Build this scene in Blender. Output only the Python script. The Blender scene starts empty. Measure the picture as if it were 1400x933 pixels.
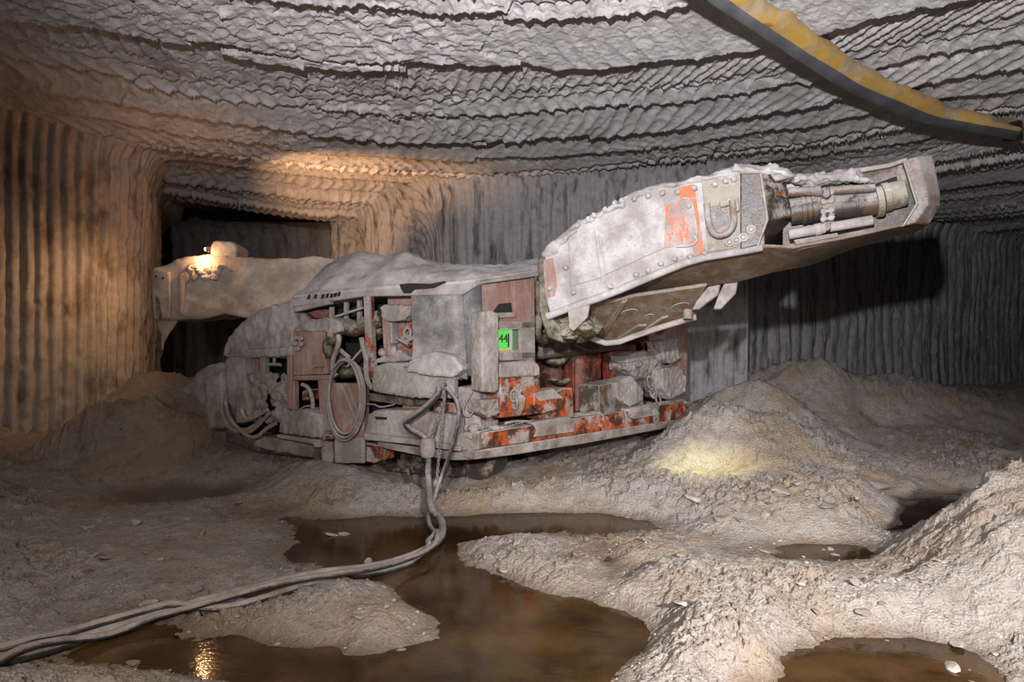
import bpy, bmesh, math, random
import numpy as np
from mathutils import Vector, Matrix, noise as mnoise
random.seed(7)
rng = np.random.default_rng(11)
SC = bpy.context.scene
COL = SC.collection
W0 = -0.25          # level of the standing water
CAMZ = 1.6          # eye height above the machine's ground
FPX = 933.0

# ------------------------------------------------------------------ noise (numpy)
def hsh(ix, iy, seed):
    n = (ix * 374761393 + iy * 668265263 + seed * 974634497) & 0xffffffff
    n = ((n ^ (n >> 13)) * 1274126177) & 0xffffffff
    n = ((n ^ (n >> 15)) * 2246822519) & 0xffffffff
    return ((n ^ (n >> 16)) & 0xffffff) / float(0xffffff)
def vn(x, y, seed=0):
    x = np.asarray(x, float); y = np.asarray(y, float)
    ix = np.floor(x).astype(np.int64); iy = np.floor(y).astype(np.int64)
    fx = x - ix; fy = y - iy
    fx = fx * fx * (3 - 2 * fx); fy = fy * fy * (3 - 2 * fy)
    a = hsh(ix, iy, seed); b = hsh(ix + 1, iy, seed); c = hsh(ix, iy + 1, seed); d = hsh(ix + 1, iy + 1, seed)
    return (a * (1 - fx) + b * fx) * (1 - fy) + (c * (1 - fx) + d * fx) * fy - 0.5
def fbm(x, y, seed=0, o=4, g=0.5):
    s = 0; a = 1.0; f = 1.0
    for k in range(o):
        s = s + a * vn(np.asarray(x) * f + 17.3 * k, np.asarray(y) * f - 9.1 * k, seed + k); a *= g; f *= 2.03
    return s
def cell(x, y, seed=0):
    x = np.asarray(x, float); y = np.asarray(y, float)
    ix = np.floor(x).astype(np.int64); iy = np.floor(y).astype(np.int64)
    best = np.full(x.shape, 9.0); val = np.zeros(x.shape)
    for dx in (-1, 0, 1):
        for dy in (-1, 0, 1):
            jx = ix + dx; jy = iy + dy
            px = jx + hsh(jx, jy, seed); py = jy + hsh(jx, jy, seed + 5)
            d = (px - x) ** 2 + (py - y) ** 2
            m = d < best
            best = np.where(m, d, best); val = np.where(m, hsh(jx, jy, seed + 9), val)
    return np.sqrt(best), val
def shard(x, y, seed=0):
    """tilted flakes: every cell is a little plane of its own slope"""
    x = np.asarray(x, float); y = np.asarray(y, float)
    ix = np.floor(x).astype(np.int64); iy = np.floor(y).astype(np.int64)
    best = np.full(x.shape, 9.0); val = np.zeros(x.shape)
    for dx in (-1, 0, 1):
        for dy in (-1, 0, 1):
            jx = ix + dx; jy = iy + dy
            ex = x - jx - hsh(jx, jy, seed); ey = y - jy - hsh(jx, jy, seed + 5)
            d = ex ** 2 + ey ** 2; m = d < best; best = np.where(m, d, best)
            h = (hsh(jx, jy, seed + 9) - .5) * .5 + ex * (hsh(jx, jy, seed + 13) - .5) * 1.4 + ey * (hsh(jx, jy, seed + 17) - .5) * 1.4
            val = np.where(m, h, val)
    return val
def sstep(a, b, x):
    t = np.clip((x - a) / (b - a), 0, 1); return t * t * (3 - 2 * t)

# ------------------------------------------------------------------ object helpers
def tag(o, label=None, cat=None, group=None, kind=None):
    if label: o['label'] = label
    if cat: o['category'] = cat
    if group: o['group'] = group
    if kind: o['kind'] = kind
    return o
def empty(name, loc):
    o = bpy.data.objects.new(name, None); COL.objects.link(o); o.location = loc
    o.empty_display_size = 0.2
    return o
ROOTLOC = {}
def wloc(o):
    v = Vector((0, 0, 0))
    while o is not None:
        v += o.location; o = o.parent
    return v
class MB:
    """collects closed shapes in world coordinates, builds ONE mesh object"""
    def __init__(s): s.v = []; s.f = []
    def add(s, vs, fs):
        b = len(s.v); s.v += [tuple(v) for v in vs]; s.f += [tuple(b + i for i in f) for f in fs]; return s
    def rings(s, rings, cap=True, close=True):
        n = len(rings[0]); vs = [p for r in rings for p in r]; fs = []
        m = n if close else n - 1
        for k in range(len(rings) - 1):
            for i in range(m):
                j = (i + 1) % n
                fs.append((k * n + i, k * n + j, (k + 1) * n + j, (k + 1) * n + i))
        if cap:
            fs.append(tuple(reversed(range(n)))); fs.append(tuple((len(rings) - 1) * n + i for i in range(n)))
        return s.add(vs, fs)
    def tube(s, pts, r, n=10, smooth=0, cap=True):
        pts = [Vector(p) for p in pts]
        rr = list(r) if isinstance(r, (list, tuple)) else [r] * len(pts)
        for _ in range(smooth):
            q = [pts[0]]; qr = [rr[0]]
            for a, b, ra, rb in zip(pts, pts[1:], rr, rr[1:]):
                q += [a.lerp(b, .25), a.lerp(b, .75)]; qr += [ra * .75 + rb * .25, ra * .25 + rb * .75]
            q.append(pts[-1]); qr.append(rr[-1]); pts = q; rr = qr
        up = None; rings = []
        for i, p in enumerate(pts):
            t = (pts[min(i + 1, len(pts) - 1)] - pts[max(i - 1, 0)]).normalized()
            if up is None:
                up = Vector((0, 0, 1)) if abs(t.z) < .9 else Vector((1, 0, 0))
            a = (up - t * up.dot(t))
            if a.length < 1e-4: a = Vector((1, 0, 0)) - t * t.x
            a.normalize(); up = a; b = t.cross(a)
            rings.append([p + (a * math.cos(2 * math.pi * k / n) + b * math.sin(2 * math.pi * k / n)) * rr[i] for k in range(n)])
        return s.rings(rings, cap)
    def loop(s, pts, r, n=8):
        pts = [Vector(p) for p in pts]; N = len(pts); rings = []
        c = sum(pts, Vector()) / N
        for i, p in enumerate(pts):
            t = (pts[(i + 1) % N] - pts[i - 1]).normalized(); a = (p - c); a = (a - t * a.dot(t)).normalized(); b = t.cross(a)
            rings.append([p + (a * math.cos(2 * math.pi * k / n) + b * math.sin(2 * math.pi * k / n)) * r for k in range(n)])
        rings.append(rings[0])
        return s.rings(rings, cap=False)
    def blob(s, c, rad, seed=0, sub=2, amp=.25):
        bm = bmesh.new(); bmesh.ops.create_icosphere(bm, subdivisions=sub, radius=1)
        c = Vector(c); vs = []
        for v in bm.verts:
            k = 1 + amp * mnoise.fractal(v.co * 1.3 + Vector((seed * 3.1, seed * 1.7, 0)), 1, 2, 3)
            vs.append((c.x + v.co.x * rad[0] * k, c.y + v.co.y * rad[1] * k, c.z + v.co.z * rad[2] * k))
        fs = [tuple(v.index for v in f.verts) for f in bm.faces]; bm.free()
        return s.add(vs, fs)
    def build(s, name, mat, parent=None, bevel=0, ang=40, remesh=0, smooth=4, disp=0, dsize=.15, shade=True, fixn=True):
        o0 = wloc(parent) if parent is not None else Vector((0, 0, 0))
        me = bpy.data.meshes.new(name)
        me.from_pydata([(v[0] - o0.x, v[1] - o0.y, v[2] - o0.z) for v in s.v], [], s.f)
        if fixn:
            bm = bmesh.new(); bm.from_mesh(me); bmesh.ops.recalc_face_normals(bm, faces=bm.faces); bm.to_mesh(me); bm.free()
        if shade:
            for p in me.polygons: p.use_smooth = True
            me.set_sharp_from_angle(angle=math.radians(ang))
        me.materials.append(mat)
        o = bpy.data.objects.new(name, me); COL.objects.link(o)
        if parent is not None: o.parent = parent
        if bevel:
            m = o.modifiers.new('b', 'BEVEL'); m.width = bevel; m.segments = 2; m.limit_method = 'ANGLE'; m.angle_limit = .6
        if remesh:
            m = o.modifiers.new('r', 'REMESH'); m.mode = 'VOXEL'; m.voxel_size = remesh; m.use_smooth_shade = True
            if smooth:
                m = o.modifiers.new('s', 'SMOOTH'); m.iterations = smooth; m.factor = .5
            if disp:
                tx = bpy.data.textures.get('dust%.2f' % dsize)
                if tx is None:
                    tx = bpy.data.textures.new('dust%.2f' % dsize, 'CLOUDS'); tx.noise_scale = dsize; tx.noise_depth = 4
                m = o.modifiers.new('d', 'DISPLACE'); m.texture = tx; m.strength = disp * 1.5; m.texture_coords = 'LOCAL'
        return o

class Plane:
    """an upright plane of the machine: a base point, an outward normal"""
    def __init__(s, p, q):
        s.p = Vector((p[0], p[1], 0)); d = Vector((q[0] - p[0], q[1] - p[1], 0)).normalized(); s.u = d
        n = Vector((d.y, -d.x, 0))
        if n.y > 0: n = -n
        s.n = n
    def __call__(s, px, py, off=0.0):
        r = Vector(((px - 700) / FPX, 1, (466.5 - py) / FPX)); o = Vector((0, 0, CAMZ))
        t = ((s.p + s.n * off) - o).dot(s.n) / r.dot(s.n)
        return o + r * t
def prism(mb, pl, pts, off=0.0, thick=.1):
    fr = [pl(x, y, off) for x, y in pts]; bk = [p - pl.n * thick for p in fr]
    return mb.rings([fr, bk])
def rect(x0, y0, x1, y1, s=0.0):
    return [(x0, y0), (x1, y0 + s), (x1, y1 + s), (x0, y1)]

# ------------------------------------------------------------------ materials
def nt(name):
    m = bpy.data.materials.new(name); m.use_nodes = True; t = m.node_tree; t.nodes.clear()
    out = t.nodes.new('ShaderNodeOutputMaterial'); b = t.nodes.new('ShaderNodeBsdfPrincipled')
    t.links.new(b.outputs[0], out.inputs[0]); return m, t, b
def noise(t, scale, detail=5, rough=.55, vec=None, sc=None):
    n = t.nodes.new('ShaderNodeTexNoise'); n.inputs['Scale'].default_value = scale
    n.inputs['Detail'].default_value = detail; n.inputs['Roughness'].default_value = rough
    g = t.nodes.new('ShaderNodeNewGeometry'); src = g.outputs['Position']
    if sc:
        mp = t.nodes.new('ShaderNodeMapping'); mp.inputs['Scale'].default_value = sc; t.links.new(src, mp.inputs[0]); src = mp.outputs[0]
    t.links.new(src, n.inputs['Vector']); return n.outputs[0]
def ramp(t, fac, stops):
    r = t.nodes.new('ShaderNodeValToRGB'); e = r.color_ramp.elements
    while len(e) < len(stops): e.new(.5)
    for el, (p, c) in zip(e, stops):
        el.position = p; el.color = (c, c, c, 1) if isinstance(c, (int, float)) else (*c, 1)
    t.links.new(fac, r.inputs[0]); return r.outputs[0]
def mix(t, fac, a, b, mode='MIX'):
    m = t.nodes.new('ShaderNodeMix'); m.data_type = 'RGBA'; m.blend_type = mode
    for s, v in ((0, fac), (6, a), (7, b)):
        if isinstance(v, (int, float)): m.inputs[s].default_value = v
        elif isinstance(v, tuple): m.inputs[s].default_value = (*v, 1)
        else: t.links.new(v, m.inputs[s])
    return m.outputs[2]
def math_(t, op, a, b=0.0, clamp=False):
    m = t.nodes.new('ShaderNodeMath'); m.operation = op; m.use_clamp = clamp
    for s, v in ((0, a), (1, b)):
        if isinstance(v, (int, float)): m.inputs[s].default_value = v
        else: t.links.new(v, m.inputs[s])
    return m.outputs[0]
def bump(t, b, h, st=.4, dist=.02):
    n = t.nodes.new('ShaderNodeBump'); n.inputs['Strength'].default_value = st; n.inputs['Distance'].default_value = dist
    t.links.new(h, n.inputs['Height']); t.links.new(n.outputs[0], b.inputs['Normal'])
def nz(t):
    g = t.nodes.new('ShaderNodeNewGeometry'); s = t.nodes.new('ShaderNodeSeparateXYZ'); t.links.new(g.outputs['True Normal'], s.inputs[0]); return s.outputs[2]

def m_salt(name, c1, c2, dark, streak, dark_amt=.5, fine=60):
    """mined rock salt: grey with darker mineral stains; streak stretches the stains"""
    m, t, b = nt(name)
    n1 = noise(t, 1.0, 5, .6, sc=streak); n2 = noise(t, 9, 6, .65); n3 = noise(t, fine, 4, .6)
    c = mix(t, ramp(t, n2, [(.3, 0.), (.7, 1.)]), c1, c2)
    d = ramp(t, n1, [(.5, 0.), (.68, dark_amt)])
    c = mix(t, d, c, dark)
    t.links.new(c, b.inputs['Base Color']); b.inputs['Roughness'].default_value = .85
    h = math_(t, 'ADD', math_(t, 'MULTIPLY', n2, 1.2), n3); bump(t, b, h, .55, .02)
    return m
DUST = (.345, .315, .298)
def m_dusty(name, paint, amt=.5, scale=5, rust=None, streak=None, rough=.8, soft=.16, upk=.35, metal=0., dust=DUST, bmp=.35):
    """paint or steel under a coat of salt dust that lies thickest on upward faces"""
    m, t, b = nt(name)
    n1 = noise(t, scale, 8, .68, sc=streak); n2 = noise(t, 45, 5, .7)
    f = math_(t, 'ADD', n1, math_(t, 'MULTIPLY', nz(t), upk))
    f = math_(t, 'ADD', f, math_(t, 'MULTIPLY', n2, .25))
    ctr = .50 + (.5 - amt) * .45
    fac = ramp(t, math_(t, 'MULTIPLY', f, .8), [(max(0, ctr - soft * .5), 0.), (min(1, ctr + soft * .5), 1.)])
    p = paint
    if rust:
        n4 = noise(t, 6, 7, .72); p = mix(t, ramp(t, n4, [(.46, 0.), (.54, 1.)]), paint, rust)
    dd = mix(t, n2, tuple(x * .72 for x in dust), tuple(min(1, x * 1.22) for x in dust))
    n6 = noise(t, 2.6, 7, .7); dd = mix(t, ramp(t, n6, [(.42, .8), (.60, 0.)]), dd, tuple(x * k for x, k in zip(dust, (.50, .45, .41))))
    n7 = noise(t, 24, 6, .75); dd = mix(t, ramp(t, n7, [(.56, 0.), (.66, .5)]), dd, tuple(x * .4 for x in dust))
    c = mix(t, fac, p, dd)
    t.links.new(c, b.inputs['Base Color'])
    t.links.new(ramp(t, fac, [(0, rough * .7), (1, .95)]), b.inputs['Roughness'])
    b.inputs['Metallic'].default_value = metal
    n5 = noise(t, 130, 3, .6)
    bump(t, b, math_(t, 'ADD', math_(t, 'MULTIPLY', fac, .6), math_(t, 'ADD', math_(t, 'MULTIPLY', n2, .8), math_(t, 'MULTIPLY', n5, .4))), bmp, .012)
    return m
def m_plain(name, c, rough=.7, metal=0., var=.3, scale=20):
    m, t, b = nt(name); n1 = noise(t, scale, 5)
    t.links.new(mix(t, n1, tuple(x * (1 - var) for x in c), tuple(x * (1 + var) for x in c)), b.inputs['Base Color'])
    b.inputs['Roughness'].default_value = rough; b.inputs['Metallic'].default_value = metal
    bump(t, b, noise(t, 90, 3), .2, .005); return m
def m_emit(name, c, s):
    m, t, b = nt(name); b.inputs['Base Color'].default_value = (.02, .02, .02, 1)
    b.inputs['Emission Color'].default_value = (*c, 1); b.inputs['Emission Strength'].default_value = s; return m

M = {}
M['ceil'] = m_salt('ceiling_salt', (.40, .385, .38), (.52, .50, .495), (.17, .155, .15), (1.5, .5, 1), .5)
M['wallL'] = m_salt('ribbed_salt', (.33, .29, .25), (.45, .40, .35), (.11, .075, .045), (2.6, 2.6, 1.6), .75)
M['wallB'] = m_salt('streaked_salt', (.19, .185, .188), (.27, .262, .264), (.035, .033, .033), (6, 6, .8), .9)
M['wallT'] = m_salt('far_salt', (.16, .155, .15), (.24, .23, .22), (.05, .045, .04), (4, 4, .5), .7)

def m_floor():
    m, t, b = nt('salt_muck')
    n1 = noise(t, .9, 5, .6); n2 = noise(t, 14, 7, .7); n3 = noise(t, 70, 4, .65); n4 = noise(t, 3.1, 6, .65)
    c = mix(t, ramp(t, n2, [(.25, 0.), (.75, 1.)]), (.34, .30, .272), (.54, .495, .462))
    c = mix(t, ramp(t, n1, [(.45, 0.), (.64, .7)]), c, (.40, .285, .18))
    c = mix(t, ramp(t, n4, [(.55, 0.), (.68, .55)]), c, (.17, .125, .085))
    n5 = noise(t, 27, 5, .7); c = mix(t, ramp(t, n5, [(.58, 0.), (.63, .5)]), c, (.15, .12, .10))
    g = t.nodes.new('ShaderNodeNewGeometry'); s = t.nodes.new('ShaderNodeSeparateXYZ'); t.links.new(g.outputs['Position'], s.inputs[0])
    z = math_(t, 'ADD', s.outputs[2], math_(t, 'MULTIPLY', n4, .16))
    wet = ramp(t, math_(t, 'ADD', math_(t, 'MULTIPLY', z, 5), 1.12, True), [(.22, 1.), (.62, 0.)])   # damp mud near the water line
    c = mix(t, math_(t, 'MULTIPLY', wet, .72), c, (.145, .09, .048))
    t.links.new(c, b.inputs['Base Color'])
    t.links.new(ramp(t, wet, [(0, .92), (1, .5)]), b.inputs['Roughness'])
    v = t.nodes.new('ShaderNodeTexVoronoi'); v.inputs['Scale'].default_value = 38; t.links.new(g.outputs['Position'], v.inputs['Vector'])
    h = math_(t, 'ADD', math_(t, 'MULTIPLY', n2, 1.6), math_(t, 'ADD', n3, math_(t, 'MULTIPLY', v.outputs[0], .5)))
    bump(t, b, h, 1.0, .035); return m
M['floor'] = m_floor()
def m_water():
    m, t, b = nt('murky_brine')
    n1 = noise(t, 1.6, 4, .6)
    t.links.new(mix(t, ramp(t, n1, [(.4, 0.), (.7, 1.)]), (.028, .014, .005), (.10, .055, .02)), b.inputs['Base Color'])
    b.inputs['Roughness'].default_value = .06; b.inputs['IOR'].default_value = 1.36
    b.inputs['Alpha'].default_value = .84
    bump(t, b, noise(t, 22, 3, .5, sc=(1, 1.6, 1)), .05, .02); return m
M['water'] = m_water()
ORANGE = (.35, .066, .012); RUST = (.05, .022, .014)
M['orange'] = m_dusty('chipped_orange_paint', ORANGE, .42, 4, RUST, upk=.45, soft=.06)
M['orange2'] = m_dusty('scratched_orange_paint', (.58, .105, .03), .52, 8, None, (1, 1, .35), upk=.1, soft=.10)
M['red'] = m_dusty('dusty_red_panel', (.25, .085, .058), .50, 6, None, (3, 3, .4), upk=.3, soft=.3)
M['darkred'] = m_dusty('shaded_red_paint', (.15, .022, .010), .30, 4, (.03, .014, .01), upk=.3, soft=.12, dust=(.2, .16, .14))  # red darkened to stand for the shade inside the recess
M['dust'] = m_dusty('caked_salt_dust', (.36, .33, .31), .95, 4, None, upk=.3, soft=.3)
M['dustw'] = m_dusty('white_salt_dust', (.37, .35, .34), .95, 5, None, (1.5, 1.5, .6), upk=.3, soft=.3, dust=(.43, .41, .405))
M['dusttan'] = m_dusty('tan_salt_crust', (.36, .27, .20), .85, 2.5, None, upk=.3, soft=.3, dust=(.50, .42, .36))
M['cream'] = m_dusty('dirty_cream_paint', (.25, .225, .175), .46, 6, (.12, .095, .07), upk=.2, soft=.15, dust=(.42, .385, .34))
M['steel'] = m_dusty('worn_steel', (.085, .078, .075), .44, 5, (.12, .07, .035), upk=.4, soft=.12, rough=.5, metal=.3)
M['steeld'] = m_dusty('dusty_steel', (.14, .125, .115), .62, 5, (.10, .055, .03), upk=.4, soft=.2)
M['belly'] = m_dusty('brown_steel_underside', (.13, .098, .076), .46, 4, (.10, .06, .03), (1, 1, 1), upk=.2, soft=.25, dust=(.30, .26, .23))
M['steelb'] = m_dusty('blackened_steel', (.035, .032, .030), .36, 6, (.09, .055, .03), upk=.3, soft=.12, rough=.5)
M['orange3'] = m_dusty('bright_orange_band', (.56, .10, .02), .36, 8, None, (1, 1, .4), upk=.1, soft=.12)
M['dark'] = m_plain('black_and_shade', (.012, .010, .009), .9)  # near-black for shade inside the body and holes, and for truly black parts
M['rubber'] = m_dusty('grey_rubber', (.055, .055, .056), .46, 3.2, None, upk=.2, soft=.3, dust=(.37, .36, .36))
M['rubberd'] = m_dusty('dark_rubber', (.045, .046, .048), .40, 3, None, upk=.2, soft=.25, dust=(.30, .30, .30))
M['hose'] = m_dusty('dusty_hose', (.10, .095, .09), .72, 9, None, upk=.4, soft=.2)
M['moss'] = m_dusty('greasy_dust', (.06, .048, .024), .45, 8, (.03, .022, .01), upk=.4, soft=.2, dust=(.27, .245, .19))
M['cable'] = m_dusty('black_cable', (.035, .035, .037), .40, 7, None, upk=.55, soft=.2, rough=.5)
M['chain'] = m_dusty('dusty_chain', (.12, .11, .10), .65, 15, None, upk=.3, soft=.2, metal=.3)
M['yellow'] = m_dusty('yellow_plastic_sheet', (.52, .31, .06), .46, 3.2, None, upk=.05, soft=.2, rough=.45, dust=(.46, .39, .31))
M['blackstrip'] = m_dusty('black_plastic_strip', (.085, .09, .10), .45, 1.5, None, None, upk=.0, soft=.4, rough=.4, dust=(.20, .20, .21))
M['rock'] = m_dusty('salt_rock', (.26, .225, .20), .50, 8, (.16, .13, .11), upk=.1, soft=.2, dust=(.42, .38, .35))
M['rockd'] = m_dusty('dark_salt_rock', (.15, .13, .12), .50, 8, None, upk=.1, soft=.2, dust=(.30, .27, .25))
M['green'] = m_emit('lit_green_display', (.13, .80, .10), .85)
M['screen_grey'] = m_plain('grey_display_edge', (.12, .14, .09), .4)
M['white_bar'] = m_emit('lit_white_bar', (.75, .75, .78), .55)
M['amber'] = m_emit('lit_amber_line', (.9, .5, .12), .8)
M['ink'] = m_plain('display_digits', (.01, .05, .012), .6)
M['lens'] = m_emit('warm_lamp_lens', (1, .62, .25), 25)
M['lens2'] = m_emit('pale_lamp_lens', (1, .95, .6), 2)

# ------------------------------------------------------------------ grids
def grid_object(name, X, Y, Z, mat, mask=None):
    """a quad grid from 2-D arrays; mask keeps only chosen faces"""
    R, Cn = X.shape
    idx = np.arange(R * Cn).reshape(R, Cn)
    q = np.stack([idx[:-1, :-1], idx[:-1, 1:], idx[1:, 1:], idx[1:, :-1]], -1).reshape(-1, 4)
    if mask is not None: q = q[mask.reshape(-1)]
    used = np.unique(q); remap = np.full(R * Cn, -1, np.int64); remap[used] = np.arange(len(used))
    q = remap[q]
    co = np.stack([X.ravel(), Y.ravel(), Z.ravel()], -1)[used].astype(np.float32)
    me = bpy.data.meshes.new(name)
    me.vertices.add(len(co)); me.vertices.foreach_set('co', co.ravel())
    me.loops.add(q.size); me.loops.foreach_set('vertex_index', q.ravel().astype(np.int32))
    me.polygons.add(len(q)); me.polygons.foreach_set('loop_start', np.arange(0, q.size, 4, dtype=np.int32))
    me.polygons.foreach_set('use_smooth', np.ones(len(q), bool))
    me.update(calc_edges=True); me.validate()
    me.materials.append(mat)
    o = bpy.data.objects.new(name, me); COL.objects.link(o); return o

# ------------------------------------------------------------------ ceiling
edges = [-8.0]
while edges[-1] < 60: edges.append(edges[-1] + random.choice([.32, .45, .6, .8, 1.0, 1.1, 1.3]))
edges = np.array(edges); nb = len(edges)
bw = np.diff(np.append(edges, edges[-1] + 1))
b_amp = np.array([random.choice([.03, .05, .09, .13, .16]) for _ in range(nb)])
b_sh = np.array([random.uniform(-.55, .75) for _ in range(nb)])
b_cu = np.array([random.uniform(-1.0, 1.0) for _ in range(nb)])
b_sp = np.array([random.uniform(.15, .25) for _ in range(nb)])
b_st = np.array([random.choice([.35, .8, 1., 1., 1.2]) for _ in range(nb)])
def ceil_z(x, y):
    u = y + 3.4 * np.log(np.cosh((x + .6) / 4.5))
    _, reg = cell(x * .32 + 4.1, y * .45 + 2.7, 29)
    jag = .45 * (reg - .5) + .28 * fbm(x * .8, y * .8, 31, 3) + .07 * vn(x * 4.5, y * 3, 35) + .035 * vn(x * 13, y * 9, 37)
    u = u + jag
    i = np.clip(np.searchsorted(edges, u) - 1, 0, nb - 1)
    w = (u - edges[i]) / bw[i]
    loc = w * bw[i]
    z = 5.0 - b_amp[i] * (w ** 1.3) + .04 * (hsh(i, i * 0 + 3, 5) - .5)
    ph = (x * 1.02 - .12 * y + b_sh[i] * loc + b_cu[i] * (w - .5) ** 2 * bw[i]) / b_sp[i] + .45 * fbm(x * 1.5, y * 1.5, 41, 2)
    rid = 1 - np.abs(np.sin(np.pi * ph))
    z = z - b_st[i] * .042 * rid ** 1.25 * (.65 + .7 * (fbm(x * 1.2, y * 1.2, 47, 2) + .4)) * sstep(0, .12, w)
    f1, cv = cell(x * 7, y * 11, 51)
    z = z + .026 * shard(x * 6, y * 10, 51) * (.3 + sstep(-.1, .3, fbm(x * .5, y * .5, 57, 2)) * 1.5) + .012 * shard(x * 16, y * 22, 52) + .014 * fbm(x * 9, y * 9, 53, 3)
    z = z + .09 * fbm(x * .35, y * .35, 55, 2)
    # the brow over the side heading on the left, then the heading's own roof
    q = ((x + 8.4) * -.417 + (y - 15.2) * .909)
    k = sstep(-.5, -2.3, x)
    along = np.clip((x + 8.4) / 3.7, 0, 1)
    z = z - k * ((.10 + .28 * along) * sstep(-3.2, 0., q) - .75 * sstep(.05, .5, q))
    # steps in the roof towards the right-hand opening
    z = z - .10 * sstep(6, 9, x) * sstep(14, 18, y)
    return z
cols = np.concatenate([np.linspace(-1.7, -.85, 60)[:-1], np.linspace(-.85, .85, 1150), np.linspace(.85, 1.7, 60)[1:]])
inv = np.linspace(1 / 5.2, 1 / 26.0, 460)
D = 1 / inv
X = D[:, None] * cols[None, :]; Y = np.repeat(D[:, None], len(cols), 1)
Z = ceil_z(X, Y)
o = grid_object('ceiling', X, Y, Z, M['ceil'])
tag(o, 'grey salt mine roof cut into stepped bands of curved pick marks', 'ceiling', kind='structure')
xs = np.linspace(-18, 20, 60); ys = np.linspace(-7, 5.25, 24)
X2, Y2 = np.meshgrid(xs, ys); o2 = grid_object('ceiling_rear', X2, Y2, 5.02 + 0 * X2, M['ceil'])
tag(o2, 'plain stretch of salt roof behind the viewer', 'ceiling', kind='structure')

# ------------------------------------------------------------------ walls
def wall(name, path, mat, rib, amp, label, swirl=None, res=.022, ribnoise=.5, top=5.12, fillet=.7, seed=0, zres=.045, rag=.03):
    P = [Vector((a, b)) for a, b in path]
    for _ in range(3):
        q = [P[0]]
        for a, b in zip(P, P[1:]):
            L = (b - a).length; c = min(.3 / L, .25); q += [a.lerp(b, c), a.lerp(b, 1 - c)]
        q.append(P[-1]); P = q
    pts = np.array([(p.x, p.y) for p in P]); seg = np.hypot(*np.diff(pts, axis=0).T); cum = np.append(0, np.cumsum(seg))
    s = np.arange(0, cum[-1], res); px = np.interp(s, cum, pts[:, 0]); py = np.interp(s, cum, pts[:, 1])
    tx = np.gradient(px, s); ty = np.gradient(py, s)
    l = np.hypot(tx, ty); nx, ny = ty / l, -tx / l     # towards the room for a path drawn left to right
    k = 25; ker = np.ones(k) / k
    nx = np.convolve(np.pad(nx, k // 2, 'edge'), ker, 'valid'); ny = np.convolve(np.pad(ny, k // 2, 'edge'), ker, 'valid')
    zz = np.arange(-.8, top - fillet, zres)
    aa = np.linspace(0, math.pi / 2 * .93, 14)
    zs = np.concatenate([zz, top - fillet + fillet * np.sin(aa)]); of = np.concatenate([0 * zz, fillet * (1 - np.cos(aa))])
    S, ZZ = np.meshgrid(s, zs)
    ph = S / rib + .5 * ribnoise * fbm(S * .7, ZZ * .25, seed + 3, 3)
    d = amp * np.abs(np.sin(np.pi * ph)) ** .8 + .5 * amp * fbm(S * 5, ZZ * 3.5, seed + 5, 4) + .1 * fbm(S * .5, ZZ * .5, seed + 7, 2)
    f1, cv = cell(S * 5, ZZ * 6, seed + 11); d = d + rag * (cv - .5)
    if swirl:
        for (sx, sz, rx, rz, sp) in swirl:
            r = np.sqrt(((S - sx) / rx) ** 2 + ((ZZ - sz) / rz) ** 2)
            kk = sstep(1.05, .9, r)
            rr = amp * 1.5 * np.abs(np.sin(np.pi * r * rx / sp)) + .03 * fbm(S * 6, ZZ * 6, seed + 13, 3) - .35 * (1 - np.clip(r, 0, 1) ** 2)
            d = d * (1 - kk) + rr * kk
    d = d + of[:, None]
    X = px[None, :] + nx[None, :] * d; Y = py[None, :] + ny[None, :] * d
    o = grid_object(name, X, Y, ZZ, mat)
    return tag(o, label, 'wall', kind='structure')
wall('wall_left', [(-14, 3), (-9.2, 8.4), (-6.55, 11.0), (-6.45, 11.9), (-7.6, 14.5), (-11, 21)], M['wallL'], .175, .105,
     'brown ribbed salt pillar left of the dark side heading', seed=100, ribnoise=.7)
wall('wall_back', [(-4.0, 21.5), (-4.75, 17.4), (-1.22, 13.85), (4.5, 13.0)], M['wallB'], .19, .05,
     'grey streaked salt wall behind the machine with swirled pick marks on its turned face', seed=200,
     swirl=[(5.1, 3.45, .95, 1.75, .15), (7.55, 3.3, 1.25, 1.9, .15)], ribnoise=.8, zres=.022)
wall('wall_right', [(4.45, 13.0), (4.7, 14.6), (5.6, 15.4), (12.2, 19.2), (21, 25)], M['wallB'], .42, .05,
     'dark salt wall deep behind the raised boom', seed=300, ribnoise=1.2, res=.03)
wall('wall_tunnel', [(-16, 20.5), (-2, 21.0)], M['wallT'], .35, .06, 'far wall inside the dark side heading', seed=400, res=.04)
wall('wall_side', [(20, 24), (20, -7)], M['wallB'], .4, .05, 'far right side of the mined room', seed=500, res=.2, zres=.3)
wall('wall_rear', [(20, -7), (-16, -7)], M['wallB'], .4, .05, 'salt wall behind the viewer', seed=600, res=.2, zres=.3)
wall('wall_outer', [(-16, -7), (-16, 3), (-13.5, 3.4)], M['wallL'], .4, .05, 'near left side of the mined room', seed=700, res=.2, zres=.3)

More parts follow.
